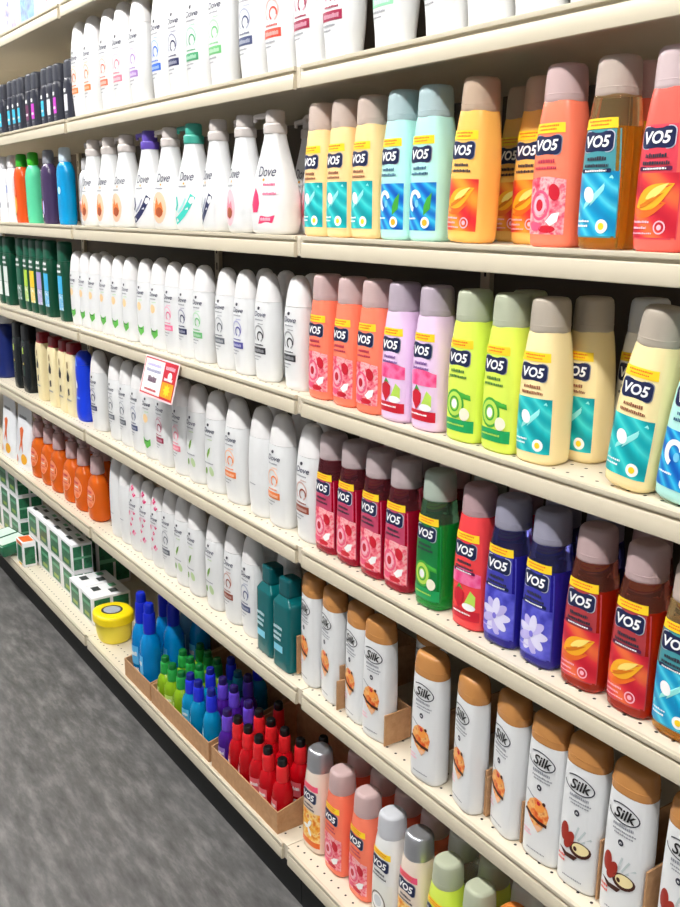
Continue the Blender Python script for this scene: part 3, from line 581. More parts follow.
# ------------------------------------------------------------------ placement tables (metres; floor z=0, shelf lip y=0, seam x=0)
TOP = {0: 2.019, 1: 1.7222, 2: 1.4336, 3: 1.1382, 4: 0.8347, 5: 0.5233, 6: 0.1656}
SHELFN = {0: 'topmost shelf', 1: 'sixth shelf up', 2: 'fifth shelf up', 3: 'fourth shelf up', 4: 'third shelf up', 5: 'second shelf up', 6: 'bottom shelf'}
ROWS = {
 1: [('dark', 'cyan', -1.9871, 0.052),
  ('dark', 'cyan', -1.8815, 0.052),
  ('dark', 'cyan', -1.824, 0.052),
  ('dark', 'cyan', -1.7659, 0.052),
  ('dark', 'plum', -1.6744, 0.052),
  ('dark', 'magenta', -1.6169, 0.052),
  ('dark', 'cyan', -1.5175, 0.052),
  ('dark', 'pale', -1.4597, 0.052),
  ('dark', 'magenta', -1.4022, 0.052),
  ('dark', 'pale', -1.3037, 0.052),
  ('dove_top', 'orange', -1.2053, 0.051),
  ('dove_top', 'orange', -1.1079, 0.051),
  ('dove_top', 'coral', -0.9871, 0.051),
  ('dove_top', 'rose', -0.8936, 0.051),
  ('dove_top', 'lilac', -0.789, 0.051),
  ('dove_top', 'blue', -0.6563, 0.051),
  ('dove_top', 'navy', -0.5628, 0.051),
  ('dove_top', 'sage', -0.4693, 0.051),
  ('dove_top', 'green', -0.3625, 0.051),
  ('dove_top', 'slate', -0.2332, 0.051),
  ('dove_top', 'orange_red', -0.1301, 0.051),
  ('dove_top', 'maroon', -0.0288, 0.051),
  ('dove_top', 'maroon', 0.0668, 0.051),
  ('dove_top', 'mint', 0.2088, 0.051),
  ('dove_top', 'mint', 0.3362, 0.051),
  ('dove_top', 'violet', 0.4297, 0.051),
  ('dove_top', 'plain', 0.5232, 0.051),
  ('dove_top', 'plain', 0.6204, 0.051)],
 2: [('slim', 'white', -2.0742, 0.055),
  ('slim', 'white', -1.9711, 0.055),
  ('slim', 'orange', -1.8646, 0.055),
  ('slim', 'mint', -1.7342, 0.055),
  ('slim', 'purple', -1.5735, 0.055),
  ('slim', 'blue', -1.4161, 0.055),
  ('slim', 'clear', -1.2806, 0.075),
  ('pump', 'orange', -1.1368, 0.043, 0),
  ('pump', 'orange', -1.0183, 0.043, 0),
  ('pump', 'orange', -0.8998, 0.043, 4),
  ('pump', 'navy', -0.7509, 0.043, 6),
  ('pump', 'orange', -0.6324, 0.043, 8),
  ('pump', 'teal', -0.5082, 0.043, 8),
  ('pump', 'navy_plain', -0.3897, 0.043, -12),
  ('pump', 'rose_plain', -0.2712, 0.043, -10),
  ('pump', 'pink', -0.1527, 0.043, 9),
  ('vo5', 'honey', 0.01, 0.0473),
  ('vo5', 'honey', 0.0835, 0.0473),
  ('vo5', 'honey', 0.1593, 0.0473),
  ('vo5', 'aqua', 0.2424, 0.0473),
  ('vo5', 'aqua', 0.3189, 0.0473),
  ('vo5', 'yellow_almond', 0.4098, 0.0473, 0, 2.5),
  ('vo5', 'yellow_almond', 0.4833, 0.1072),
  ('vo5', 'coral', 0.58, 0.0473),
  ('vo5', 'amber_clear', 0.6643, 0.0473),
  ('vo5', 'coral_almond', 0.7519, 0.0473),
  ('vo5', 'coral', 0.655, 0.112, 0, 0, 1),
  ('pump', 'rose', -0.0853, 0.11, 0, 0, 1),
  ('vo5', 'yellow_almond', 0.385, 0.168, 0, 0, 1),
  ('pump', 'rose_plain', -0.205, 0.16, 0, 0, 1)],
 3: [('green', 'white', -2.1403, 0.0475),
  ('green', 'white', -2.0597, 0.0475),
  ('green', 'plain', -1.8947, 0.0475),
  ('green', 'lime', -1.811, 0.0475),
  ('green', 'yellow', -1.7419, 0.0475),
  ('green', 'lilac', -1.6641, 0.0475),
  ('green', 'blue', -1.5894, 0.0475),
  ('green', 'blue', -1.4481, 0.0475),
  ('dove', 'shield', -1.3236, 0.045),
  ('dove', 'shield', -1.2441, 0.045),
  ('dove', 'shield', -1.1646, 0.045),
  ('dove', 'shield', -1.0755, 0.045),
  ('dove', 'shield', -0.9863, 0.045),
  ('dove', 'shield', -0.9068, 0.045),
  ('dove', 'shield', -0.8062, 0.045),
  ('dove', 'shield', -0.7216, 0.045),
  ('dove', 'pink', -0.6352, 0.045),
  ('dove', 'navy', -0.5557, 0.045),
  ('dove', 'green', -0.4762, 0.045),
  ('dove', 'grey', -0.3652, 0.045),
  ('dove', 'indigo', -0.2798, 0.045),
  ('dove', 'black', -0.1869, 0.045),
  ('dove', 'black', -0.0692, 0.045),
  ('vo5', 'coral', 0.0352, 0.0413),
  ('vo5', 'coral', 0.1163, 0.0413),
  ('vo5', 'coral', 0.1898, 0.0413),
  ('vo5', 'lavender', 0.2633, 0.0413),
  ('vo5', 'lavender', 0.3447, 0.0413),
  ('vo5', 'lime', 0.4319, 0.0413),
  ('vo5', 'lime', 0.5106, 0.0413),
  ('vo5', 'cream', 0.5841, 0.0413),
  ('vo5', 'cream', 0.7423, 0.0413, 0, 6.5),
  ('vo5', 'aqua', 0.8203, 0.0413, 0, 6.5),
  ('vo5', 'cream', 0.608, 0.1, 0, 0, 1),
  ('vo5', 'coconut', 0.662, 0.15, 0, 0, 1),
  ('vo5', 'lime', 0.485, 0.1, 0, 0, 1),
  ('dove', 'shield', -1.265, 0.105, 0, 0, 1),
  ('dove', 'shield', -0.845, 0.105, 0, 0, 1),
  ('dove', 'grey', -0.305, 0.105, 0, 0, 1),
  ('dove', 'indigo', -0.217, 0.105, 0, 0, 1),
  ('dove', 'black', -0.115, 0.105, 0, 0, 1)],
 4: [('can', 'navy', -2.2947, 0.068),
  ('black', 'black', -2.0325, 0.053),
  ('black', 'black', -1.918, 0.053),
  ('cream', 'cream', -1.7497, 0.053),
  ('cream', 'cream', -1.6168, 0.053),
  ('cream', 'cream', -1.5125, 0.053),
  ('cream', 'cream', -1.4342, 0.053),
  ('blue', 'blue', -1.3542, 0.0555),
  ('dove_tall', 'navy', -1.2021, 0.049),
  ('dove_tall', 'grey', -1.0582, 0.049),
  ('dove_tall', 'grey', -0.9737, 0.049),
  ('dove_tall', 'slate', -0.8892, 0.049),
  ('dove_tall', 'shield', -0.8047, 0.049),
  ('dove_tall', 'maroon', -0.7202, 0.049),
  ('dove_tall', 'rose', -0.6184, 0.049),
  ('dove_tall', 'leaf', -0.5339, 0.049),
  ('dove_tall', 'leaf', -0.4362, 0.049),
  ('dove_tall', 'orange', -0.3337, 0.049),
  ('dove_tall', 'plain', -0.2238, 0.049),
  ('dove_tall', 'orange', -0.1393, 0.049),
  ('dove_tall', 'brown', -0.0273, 0.049),
  ('vo5', 'red_clear', 0.0464, 0.0503),
  ('vo5', 'red_clear', 0.1199, 0.0503),
  ('vo5', 'red_clear', 0.1964, 0.0503),
  ('vo5', 'red_clear', 0.2699, 0.0503),
  ('vo5', 'green_clear', 0.3579, 0.0503),
  ('vo5', 'strawberry', 0.4537, 0.0503),
  ('vo5', 'blue_clear', 0.5272, 0.0503),
  ('vo5', 'blue_clear', 0.6057, 0.0503),
  ('vo5', 'red_almond', 0.6874, 0.0503),
  ('vo5', 'red_almond', 0.7699, 0.0503),
  ('vo5', 'amber_clear', 0.8434, 0.0503),
  ('vo5', 'red_clear', 0.075, 0.121, 0, 0, 1),
  ('vo5', 'red_clear', 0.152, 0.121, 0, 0, 1),
  ('vo5', 'red_clear', 0.23, 0.121, 0, 0, 1),
  ('vo5', 'red_clear', 0.312, 0.121, 0, 0, 1),
  ('vo5', 'green_clear', 0.4, 0.121, 0, 0, 1),
  ('vo5', 'strawberry', 0.482, 0.121, 0, 0, 1),
  ('vo5', 'blue_clear', 0.56, 0.121, 0, 0, 1),
  ('vo5', 'blue_clear', 0.64, 0.121, 0, 0, 1),
  ('vo5', 'red_almond', 0.722, 0.121, 0, 0, 1),
  ('vo5', 'red_almond', 0.8, 0.121, 0, 0, 1),
  ('dove_tall', 'leaf', -0.47, 0.11, 0, 0, 1),
  ('dove_tall', 'orange', -0.27, 0.11, 0, 0, 1),
  ('dove_tall', 'orange', -0.165, 0.11, 0, 0, 1),
  ('dove_tall', 'brown', -0.07, 0.11, 0, 0, 1)],
 5: [('pouch', 'white', -2.2462, 0.052),
  ('pouch', 'white', -2.0368, 0.052),
  ('soap', 'orange', -1.8914, 0.058),
  ('soap', 'orange', -1.7731, 0.058),
  ('soap', 'orange', -1.6676, 0.058),
  ('soap', 'orange', -1.5302, 0.058),
  ('soap', 'orange', -1.4195, 0.058),
  ('soap', 'orange', -1.2963, 0.058),
  ('dove_small', 'plain', -1.1111, 0.055),
  ('dove_small', 'plain', -1.0346, 0.055),
  ('dove_small', 'flower', -0.9581, 0.055),
  ('dove_small', 'flower', -0.8816, 0.055),
  ('dove_small', 'flower', -0.8051, 0.055),
  ('dove_small', 'grey', -0.7286, 0.055),
  ('dove_small', 'leaf', -0.6499, 0.055),
  ('dove_small', 'leaf', -0.5734, 0.055),
  ('dove_small', 'leaf', -0.4685, 0.055),
  ('dove_small', 'brown', -0.3717, 0.055),
  ('dove_small', 'slate', -0.286, 0.055),
  ('teal', 'teal', -0.1836, 0.046),
  ('teal', 'teal', -0.1004, 0.04),
  ('silk', 'argan', -0.017, 0.047, -12),
  ('silk', 'argan', 0.0631, 0.045, -12),
  ('silk', 'argan', 0.1521, 0.043, -10),
  ('silk', 'argan', 0.2257, 0.036, 6),
  ('silk', 'argan', 0.3825, 0.027, 4),
  ('silk', 'argan', 0.4785, 0.034, -16),
  ('silk', 'argan', 0.5613, 0.043, -16),
  ('silk', 'argan', 0.6399, 0.043, 2),
  ('silk', 'almond', 0.7114, 0.043, 5),
  ('silk', 'almond', 0.7906, 0.043),
  ('silk', 'almond', 0.8835, 0.043),
  ('silk', 'argan', 0.287, 0.105, -8),
  ('soap', 'orange', -1.8, 0.135, 0, 0, 1),
  ('soap', 'orange', -1.56, 0.135, 0, 0, 1),
  ('soap', 'orange', -1.44, 0.135, 0, 0, 1),
  ('dove_small', 'brown', -0.315, 0.112, 0, 0, 1),
  ('dove_small', 'slate', -0.225, 0.112, 0, 0, 1)],
 6: [('vo5', 'silver_citrus', 0.036, 0.028),
  ('vo5', 'coral', 0.118, 0.028),
  ('vo5', 'coral', 0.205, 0.028),
  ('vo5', 'coconut', 0.283, 0.028),
  ('vo5', 'silver_citrus', 0.362, 0.028),
  ('vo5', 'lime', 0.442, 0.028),
  ('vo5', 'lime', 0.522, 0.028),
  ('vo5', 'orange', 0.6, 0.028),
  ('vo5', 'coral', 0.085, 0.096),
  ('vo5', 'coral', 0.165, 0.096),
  ('vo5', 'coral', 0.245, 0.096),
  ('vo5', 'coral', 0.325, 0.096),
  ('vo5', 'clear', 0.405, 0.096),
  ('vo5', 'lime', 0.485, 0.096),
  ('vo5', 'clear', 0.565, 0.096)],
}

ORD = 'leftmost second third fourth fifth sixth seventh eighth ninth tenth eleventh twelfth thirteenth'.split()
HUE = {'orange': 'orange', 'coral': 'coral', 'rose': 'rose pink', 'lilac': 'lilac', 'blue': 'bright blue', 'navy': 'navy', 'sage': 'sage green', 'green': 'green', 'slate': 'slate blue', 'orange_red': 'brick red', 'maroon': 'maroon', 'mint': 'mint green', 'violet': 'violet', 'pink': 'pink', 'grey': 'grey', 'indigo': 'indigo', 'black': 'black', 'brown': 'brown'}
def dove_desc(v, lead):
    if v == 'plain': return lead + ' showing a nearly blank side'
    if v == 'shield': return lead + ' with green shield near base'
    if v == 'leaf': return lead + ' with small green leaf print'
    if v == 'flower': return lead + ' with pink flower print'
    return lead + ' with ' + HUE[v] + ' label stripe'
def describe(kind, v):
    if kind == 'vo5': return HAIR[v]['d']
    if kind == 'dove_top': return dove_desc(v, 'tall white bottle')
    if kind in ('dove', 'dove_tall'): return dove_desc(v, 'white round-topped bottle')
    if kind == 'dove_small': return dove_desc(v, 'white tapered bottle')
    if kind == 'pump':
        return {'orange': 'white pump bottle with orange spice label', 'navy': 'white pump bottle with violet pump', 'teal': 'white pump bottle with teal pump', 'navy_plain': 'white pump bottle with dark swirl and grey pump',
                'rose_plain': 'white pump bottle with rose print edge', 'pink': 'white pump bottle with bright pink petal label', 'rose': 'white pump bottle with rose label, tucked behind the rest,'}[v]
    if kind == 'silk': return 'golden-capped white bottle with ' + ('orange argan' if v == 'argan' else 'chestnut almond') + ' print'
    if kind == 'dark': return 'charcoal body wash bottle with ' + {'cyan': 'cyan', 'plum': 'plum', 'magenta': 'magenta', 'pale': 'white'}[v] + ' label'
    if kind == 'slim': return {'white': 'slim white bottle', 'orange': 'orange and white bottle with bright green cap', 'mint': 'mint green bottle with bright green cap', 'purple': 'dark purple bottle with grey cap', 'blue': 'bright blue bottle with pale clear cap', 'clear': 'slender pale bottle with grey cap'}[v]
    if kind == 'green': return 'dark green body wash bottle with ' + {'white': 'white', 'plain': 'green', 'lime': 'lime', 'yellow': 'yellow', 'lilac': 'lilac', 'blue': 'sky blue'}[v] + ' label'
    return {'can': 'navy shaving can with white cap', 'black': 'black body wash bottle', 'cream': 'cream bottle with maroon cap', 'blue': 'royal blue waisted lotion bottle', 'pouch': 'white refill pouch with orange print', 'soap': 'orange hand soap bottle with dusky pump', 'teal': 'square-shouldered dark teal bottle'}[kind]
CAT = {'vo5': 'shampoo bottle', 'dove_top': 'shampoo bottle', 'dove': 'body wash bottle', 'dove_tall': 'shampoo bottle', 'dove_small': 'shampoo bottle', 'pump': 'pump bottle', 'silk': 'shampoo bottle', 'dark': 'body wash bottle', 'slim': 'body wash bottle', 'green': 'body wash bottle', 'can': 'shaving can', 'black': 'body wash bottle', 'cream': 'body wash bottle', 'blue': 'lotion bottle', 'pouch': 'refill pouch', 'soap': 'hand soap', 'teal': 'conditioner bottle'}
def build(kind, v):
    if kind == 'vo5': return hair_bottle(dict(HAIR[v], nm='hair_' + v))
    if kind == 'dove_top': return dove_bottle(v, .092, .058, .252, .84, 'shampoo_bottle')
    if kind == 'dove': return dove_bottle(v, .078, .050, .220, .94, 'body_wash_bottle')
    if kind == 'dove_tall': return dove_bottle(v, .083, .054, .240, .93, 'shampoo_bottle')
    if kind == 'dove_small': return dove_bottle(v, .075, .050, .244 if v != 'flower' else .226, .94, 'shampoo_bottle')
    return {'pump': pump_bottle, 'silk': silk_bottle, 'dark': dark_bottle, 'slim': slim_bottle, 'green': green_bottle, 'can': can_navy, 'black': black_bottle, 'cream': cream_bottle, 'blue': blue_bottle, 'pouch': pouch, 'soap': soap_bottle, 'teal': teal_bottle, 'splash': splash_bottle}[kind](v)
PROTO = {}
def place(kind, v, x, y, z, rz=0.0, tilt=0.0):
    key = (kind, v)
    if key in PROTO: o = clone(PROTO[key])
    else:
        o = build(kind, v); PROTO[key] = o
        o.name = o.name
    o.location = (x, y, z); o.rotation_euler = (0, tilt, rz)
    return o
for lev, items in ROWS.items():
    descs = {}
    rows = []
    for it in items:
        kind, v, x, y = it[:4]; rz = math.radians(it[4]) if len(it) > 4 else math.radians(random.uniform(-2.5, 2.5)); tilt = math.radians(it[5]) if len(it) > 5 else 0
        d = describe(kind, v)
        if len(it) > 6 or (kind == 'vo5' and y > .075) or (kind == 'soap' and y > .1): d = 'back-row ' + d
        rows.append((d, x, kind, v, y, rz, tilt)); descs.setdefault(d, []).append(x)
    for d, x, kind, v, y, rz, tilt in rows:
        w = .036
        z = TOP[lev] + .0004 + (abs(math.sin(tilt)) * w if tilt else 0)
        o = place(kind, v, x, y, z, rz, tilt)
        if kind == 'vo5' and lev in (2, 3): o.scale = (1, 1, .975)
        xs = sorted(descs[d]); n = len(xs); k = xs.index(x)
        if n == 1: lab = d + ' on ' + SHELFN[lev]
        else: lab = d + ', ' + (ORD[k] if k == 0 else 'rightmost' if k == n - 1 else ORD[k] + ' from left') + ' on ' + SHELFN[lev]
        tag(o, lab, CAT[kind], d.split(' with ')[0] + 's on the ' + SHELFN[lev] if n > 1 else None)

# ------------------------------------------------------------------ gondola shelving
CREAM = mat('cream_enamel', (208, 197, 174), .38); CREAM2 = mat('cream_shelf_top', (220, 210, 190), .42); RAIL = mat('price_rail_cream', (203, 193, 171), .35)
HOLE = mat('hole_dark', (30, 26, 22), .8); KICKM = mat('kick_plate_black', (4, 7, 7), .6); PEG = mat('back_panel_beige', (88, 78, 67), .6)
def extrude_x(bm, prof, x0, x1, mi=0):
    A = [bm.verts.new((x0, y, z)) for y, z in prof]; B = [bm.verts.new((x1, y, z)) for y, z in prof]; n = len(prof)
    for i in range(n):
        f = bm.faces.new((A[i], A[(i+1) % n], B[(i+1) % n], B[i])); f.material_index = mi
    bm.faces.new(list(reversed(A))).material_index = mi; bm.faces.new(B).material_index = mi
def rail_profile(y0, zt):
    P = [(.004,.0008),(-.0005,.0012),(-.0022,.0002),(-.0026,-.0040),(-.0022,-.0058),(.0030,-.0066),(.0034,-.0104),(-.0016,-.0112),(-.0026,-.0130),(-.0036,-.0335),(-.0030,-.0362),(-.0010,-.0370),(.004,-.0370)]
    return [(y0 + y, zt + z) for y, z in P]
DEPTH = .46
def shelf_mesh(x0, x1, y0, zt, holes):
    bm = bmesh.new(); box(bm, x0, x1, y0 + .0042, DEPTH, zt - .020, zt, 0); box(bm, x0, x1, y0 + .0042, y0 + .0062, zt - .0345, zt - .0201, 0)
    if holes:
        n = int((x1 - x0) / .0254)
        for r, yy in enumerate((.023, .060)):
            for k in range(n):
                cx = x0 + .0127 + k * .0254; vs = [bm.verts.new((cx + .0026 * math.cos(t * PI / 4), y0 + yy + .0026 * math.sin(t * PI / 4), zt + .0003)) for t in range(8)]
                bm.faces.new(vs).material_index = 1
    return bm
BAYS = [(0.0, 'cream shelving bay nearest on the right, filled with hair-care bottles'), (-1.22, 'cream shelving bay in the middle, between the two shelf seams'), (-2.44, 'cream shelving bay at far left with dark green bottles'), (-3.66, 'cream shelving bay beyond the dark green bottles, mostly hidden')]
for bx, lab in BAYS:
    r = empty('shelving_bay', (bx, 0, 0)); tag(r, lab, 'shelving', 'gondola shelving bays')
    for lev, zt in TOP.items():
        y0 = -.036 if lev == 6 else 0.0
        s = obj('base_deck' if lev == 6 else 'shelf', shelf_mesh(.001, 1.219, y0, zt, lev >= 3), [CREAM2, HOLE], r, 30)
        bm = bmesh.new(); extrude_x(bm, rail_profile(y0, zt), .012, 1.208); obj('price_rail', bm, RAIL, s, 30)
    bm = bmesh.new(); box(bm, .002, 1.218, DEPTH + .001, DEPTH + .016, .145, 2.45); obj('back_panel', bm, PEG, r)
    bm = bmesh.new(); box(bm, .001, 1.219, .004, .02, 0.0, .1285); obj('kick_plate', bm, KICKM, r)
    bm = bmesh.new(); box(bm, .002, .030, DEPTH - .012, DEPTH + .0005, .17, 2.45)
    for k in range(44): box(bm, .013, .019, DEPTH - .0126, DEPTH - .0119, .20 + k * .05, .222 + k * .05, 1)
    obj('upright', bm, [CREAM, HOLE], r)

# ------------------------------------------------------------------ cartons on the topmost shelf
def carton(x, y, z, w, d, h, name, base, panels, label, cat, group=None, rz=0.0):
    """printed carton: panels = [(face, u0, u1, v0, v1, material)] in fractions of the face"""
    r = empty(name, (x, y, z), rz); bm = bmesh.new(); box(bm, -w/2, w/2, -d/2, d/2, 0, h, 0, .0015); obj('carton', bm, base, r)
    bm = bmesh.new(); ms = []
    for face, u0, u1, v0, v1, m in panels:
        if m not in ms: ms.append(m)
        e = .0004 * (1 + panels.index((face, u0, u1, v0, v1, m)) * .4)
        if face == 'F': P = [(-w/2 + u*w, -d/2 - e, v*h) for u, v in ((u0,v0),(u1,v0),(u1,v1),(u0,v1))]
        elif face == 'R': P = [(w/2 + e, -d/2 + u*d, v*h) for u, v in ((u0,v0),(u1,v0),(u1,v1),(u0,v1))]
        else: P = [(-w/2 + u*w, -d/2 + v*d, h + e) for u, v in ((u0,v0),(u1,v0),(u1,v1),(u0,v1))]
        bm.faces.new([bm.verts.new(p) for p in P]).material_index = ms.index(m)
    obj('printed_panel', bm, ms, r, 0); tag(r, label, cat, group); return r
LILAC = art_mat('lilac_pack_print', [(120, 130, 215), (190, 180, 235), (236, 232, 246), (110, 120, 205)], 28, 3, 'NOISE')
BLUEP = art_mat('blue_pack_print', [(90, 150, 225), (150, 190, 240), (110, 110, 205)], 24, 3, 'NOISE'); WCARD = mat('white_card', (238, 238, 240), .45)
for x, m, p, lab in [(-1.96, WCARD, WCARD, 'white carton at far left end of topmost shelf'), (-1.78, WCARD, LILAC, 'lilac patterned carton on topmost shelf'), (-1.60, WCARD, BLUEP, 'blue patterned carton on topmost shelf beside the lilac one')]:
    carton(x, .09, TOP[0] + .0004, .155, .12, .2, 'packet', m, [('F', .06, .94, .04, .96, p)], lab, 'packet', 'cartons on the topmost shelf')
carton(-1.37, .09, TOP[0] + .0004, .26, .12, .2, 'packet', WCARD, [('F', .05, .95, .05, .95, INKW), ('F', .30, .62, .20, .36, REDP)], 'white carton with red block on topmost shelf', 'packet', 'cartons on the topmost shelf')

# ------------------------------------------------------------------ soap cartons, tub and overhanging pack on the bottom shelf
SG = art_mat('soap_green_print', [(20, 92, 62), (40, 120, 80), (14, 74, 52)], 40, 2, 'NOISE'); SGL = mat('soap_green_light', (110, 178, 140), .4); SDK = mat('soap_dark_mark', (60, 66, 64), .45); LIMEB = mat('soap_lime', (150, 176, 80), .4)
PAN = [('F', .14, .86, .10, .90, SG), ('F', .20, .80, .62, .74, SGL), ('F', .30, .70, .20, .34, LIMEB), ('R', .05, .46, .08, .92, SG), ('R', .54, .95, .08, .92, SG), ('R', .05, .95, .46, .54, SGL), ('T', .18, .50, .20, .40, SDK), ('T', .55, .85, .55, .75, SDK), ('T', .15, .40, .66, .84, SGL)]
zb = TOP[6] + .0004
for lev, word in ((0, 'lower'), (1, 'upper')):
    for k in range(4):
        carton(-1.968 + k * .1285, .066, zb + lev * .1008, .126, .072, .100, 'soap_carton', WCARD, PAN, 'green and white soap carton, %s in %s layer of right-hand stack' % (['leftmost', 'second', 'third', 'rightmost'][k], word), 'soap', 'stacked soap cartons')
for k in range(2):
    carton(-1.450 + k * .113, .075, zb, .110, .13, .095, 'soap_carton', WCARD, PAN, ['green and white soap carton between tall stack and yellow tub', 'green and white soap carton directly behind the yellow tub'][k], 'soap', 'stacked soap cartons')
for lev, word in ((0, 'lowest'), (1, 'middle'), (2, 'top')):
    for k in range(1 if lev == 2 else 0, 3):
        carton(-2.50 + k * .1285, .085, zb + lev * .1008, .126, .10, .100, 'soap_carton', WCARD, PAN, 'green and white soap carton, %s in %s layer of far left stack' % (['left', 'centre', 'right'][k], word), 'soap', 'stacked soap cartons')
carton(-1.965, -.002, zb, .085, .050, .098, 'soap_carton', WCARD, [('F', .16, .84, .14, .80, SG), ('R', .12, .88, .10, .80, SG), ('F', .1, .9, .84, .98, ORG), ('T', .1, .9, .1, .9, ORG), ('F', .3, .7, .02, .10, YEL)], 'small green soap carton with orange top at shelf edge', 'soap')
for k in range(3):
    carton(-1.90 + k * .1285, .20, zb, .126, .12, .19, 'soap_carton', WCARD, PAN, 'shadowed green soap carton in back row, ' + ['left', 'middle', 'right'][k] + ' behind the right-hand stack', 'soap', 'shadowed soap cartons')
def blister(x, y, z, label, tilt):
    r = empty('soap_pack', (x, y, z)); r.rotation_euler = (math.radians(tilt), 0, .15)
    bm = bmesh.new(); box(bm, -.10, .10, -.06, .06, 0, .045, 0, .008); obj('wrapper', bm, mat('green_film', (40, 120, 84), .15, .25), r)
    bm = bmesh.new()
    for k in range(2): box(bm, -.085 + k*.09, -.01 + k*.09, -.05, .05, .0452, .0462, 0)
    obj('soap_bar', bm, mat('pale_soap', (206, 226, 214), .3), r); tag(r, label, 'soap pack', 'green wrapped soap packs')
blister(-2.16, -.022, zb + .0105, 'green wrapped soap pack poking over bottom shelf edge', 7)
TF = Form([(0,.044,.040),(.004,.047,.043),(.075,.054,.050),(.0755,.054,.050)], 2.3); TL = Form([(.076,.0585,.0545),(.079,.0600,.056),(.100,.0600,.056),(.110,.057,.053),(.113,.050,.046),(.114,.040,.036)], 2.3)
tub = empty('hair_tub', (-1.166, .036, zb)); tub.scale = (1.16, 1.1, .84); tag(tub, 'round yellow tub with dark lid emblem on bottom shelf', 'tub')
form_part('body', TF, mat('yellow_tub', (246, 226, 70), .3), tub); tl = form_part('lid', TL, mat('yellow_lid', (250, 222, 20), .28), tub)
bm = bmesh.new(); tube(bm, (0, -.003, .1140), (0, -.003, .1146), .030, .030, 28, 0); tube(bm, (0, -.003, .1146), (0, -.003, .1150), .024, .024, 28, 1); obj('lid_emblem', bm, [mat('emblem_dark', (46, 50, 58), .3), mat('emblem_silver', (170, 176, 184), .3)], tl)

# ------------------------------------------------------------------ card trays of body splash on the bottom shelf
def tray(x0, x1, y0, y1, z, hf, hb, label, group, name='cardboard_tray', front=True):
    t = .003; r = bmesh.new(); cx = (x0 + x1) / 2; w = (x1 - x0) / 2; d = y1 - y0
    if front: box(r, -w, w, 0, d, 0, t)
    if front: box(r, -w, w, 0, t, t, hf)
    box(r, -w, w, d - t, d, t, hb)
    for s in (-1, 1):
        xa, xb = (-w, -w + t) if s < 0 else (w - t, w)
        v = [r.verts.new(p) for p in ((xa, t if front else 0, t), (xb, t if front else 0, t), (xb, d - t, t), (xa, d - t, t), (xa, t if front else 0, hf), (xb, t if front else 0, hf), (xb, d - t, hb), (xa, d - t, hb))]
        for q in ((3,2,1,0),(4,5,6,7),(0,1,5,4),(1,2,6,5),(2,3,7,6),(3,0,4,7)): r.faces.new([v[i] for i in q])
    o = obj(name, r, CARD, None, 30); o.location = (cx, y0, z); tag(o, label, 'tray', group); return o
tray(-.912, -.730, -.030, .215, zb, .054, .11, 'cardboard tray holding blue splash bottles beside yellow tub', 'splash trays')
tray(-.722, -.374, -.030, .215, zb, .054, .11, 'cardboard tray holding green and blue splash bottles', 'splash trays')
tray(-.358, -.044, -.030, .215, zb, .054, .11, 'cardboard tray holding red splash bottles at right end', 'splash trays')
for x0, x1, d, h, lab in [(-.060, .1035, .20, .09, 'cardboard tray around first two golden-capped bottles from left'), (.1105, .2685, .047, .065, 'shallow cardboard tray around third and fourth golden-capped bottles'), (.341, .5205, .20, .085, 'cardboard tray around golden-capped bottles below the green shampoo'), (.5210, .6025, .18, .075, 'cardboard tray around one golden-capped bottle below violet shampoos'), (.7500, .8315, .20, .10, 'cardboard tray around second chestnut-print bottle')]:
    tray(x0, x1, .030 if d > .1 else .016, .030 + d, TOP[5] + .0004, h, h, lab, 'trays on the second shelf up', front=False)
zt = zb + .0034
SPL = [('blue', 'blue splash bottle with dark sleeve', [(-.800, .006, 1.62), (-.870, .012, 1.66), (-.800, .078, 1.68), (-.870, .082, 1.70), (-.782, .150, 1.70)]), ('pale', 'pale blue splash bottle', [(-.858, .152, 1.76)]),
       ('green', 'green splash bottle', [(-.691, .002, .9), (-.640, .000, .9), (-.589, .002, .9), (-.691, .054, .93), (-.640, .052, .93), (-.589, .054, .93), (-.690, .106, .96), (-.638, .104, .96), (-.586, .106, .96)]),
       ('navy', 'turquoise splash bottle with royal blue sleeve', [(-.410, .000, 1.1), (-.538, .004, 1.0), (-.487, .002, 1.02), (-.536, .060, 1.0), (-.530, .118, 1.1), (-.470, .165, 1.2)]),
       ('teal', 'teal splash bottle', [(-.482, .112, 1.0)]),
       ('purple', 'purple splash bottle', [(-.326, .000, 1.0), (-.458, .056, 1.05), (-.406, .060, 1.05), (-.320, .054, 1.05), (-.428, .112, 1.08)]),
       ('red', 'red splash bottle with black cap', [(-.274, .000, 1.04), (-.224, .000, 1.04), (-.174, .000, 1.04), (-.0745, .002, 1.0), (-.268, .054, 1.06), (-.216, .056, 1.06), (-.164, .062, 1.06), (-.106, .068, 1.06), (-.085, .116, 1.06), (-.262, .104, 1.1)])]
TRW = {'blue': 'left tray', 'pale': 'left tray', 'green': 'middle tray', 'navy': 'middle tray', 'teal': 'middle tray', 'purple': 'both trays', 'red': 'right tray'}
for v, d, L in SPL:
    rowsx = {}
    for x, y, s in L: rowsx.setdefault(0 if y < .03 else 1 if y < .09 else 2, []).append(x)
    for x, y, s in L:
        o = place('splash', v, x, y, zt, random.uniform(-.5, .5)); o.scale = (1.28, 1.28, s) if v in ('blue', 'pale') else (1, 1, s)
        rk = 0 if y < .03 else 1 if y < .09 else 2; xs = sorted(rowsx[rk]); k = xs.index(x)
        pos = '' if len(L) == 1 else ', ' + (('only one' if len(xs) == 1 else ORD[k] if k == 0 else ORD[k] + ' from left') + ' in ' + ('front', 'second', 'back')[rk] + ' row')
        tag(o, d + pos + ' of ' + TRW[v] if pos else d + ' near back of ' + TRW[v], 'body splash', d.split(' with ')[0] + 's in the ' + TRW[v])
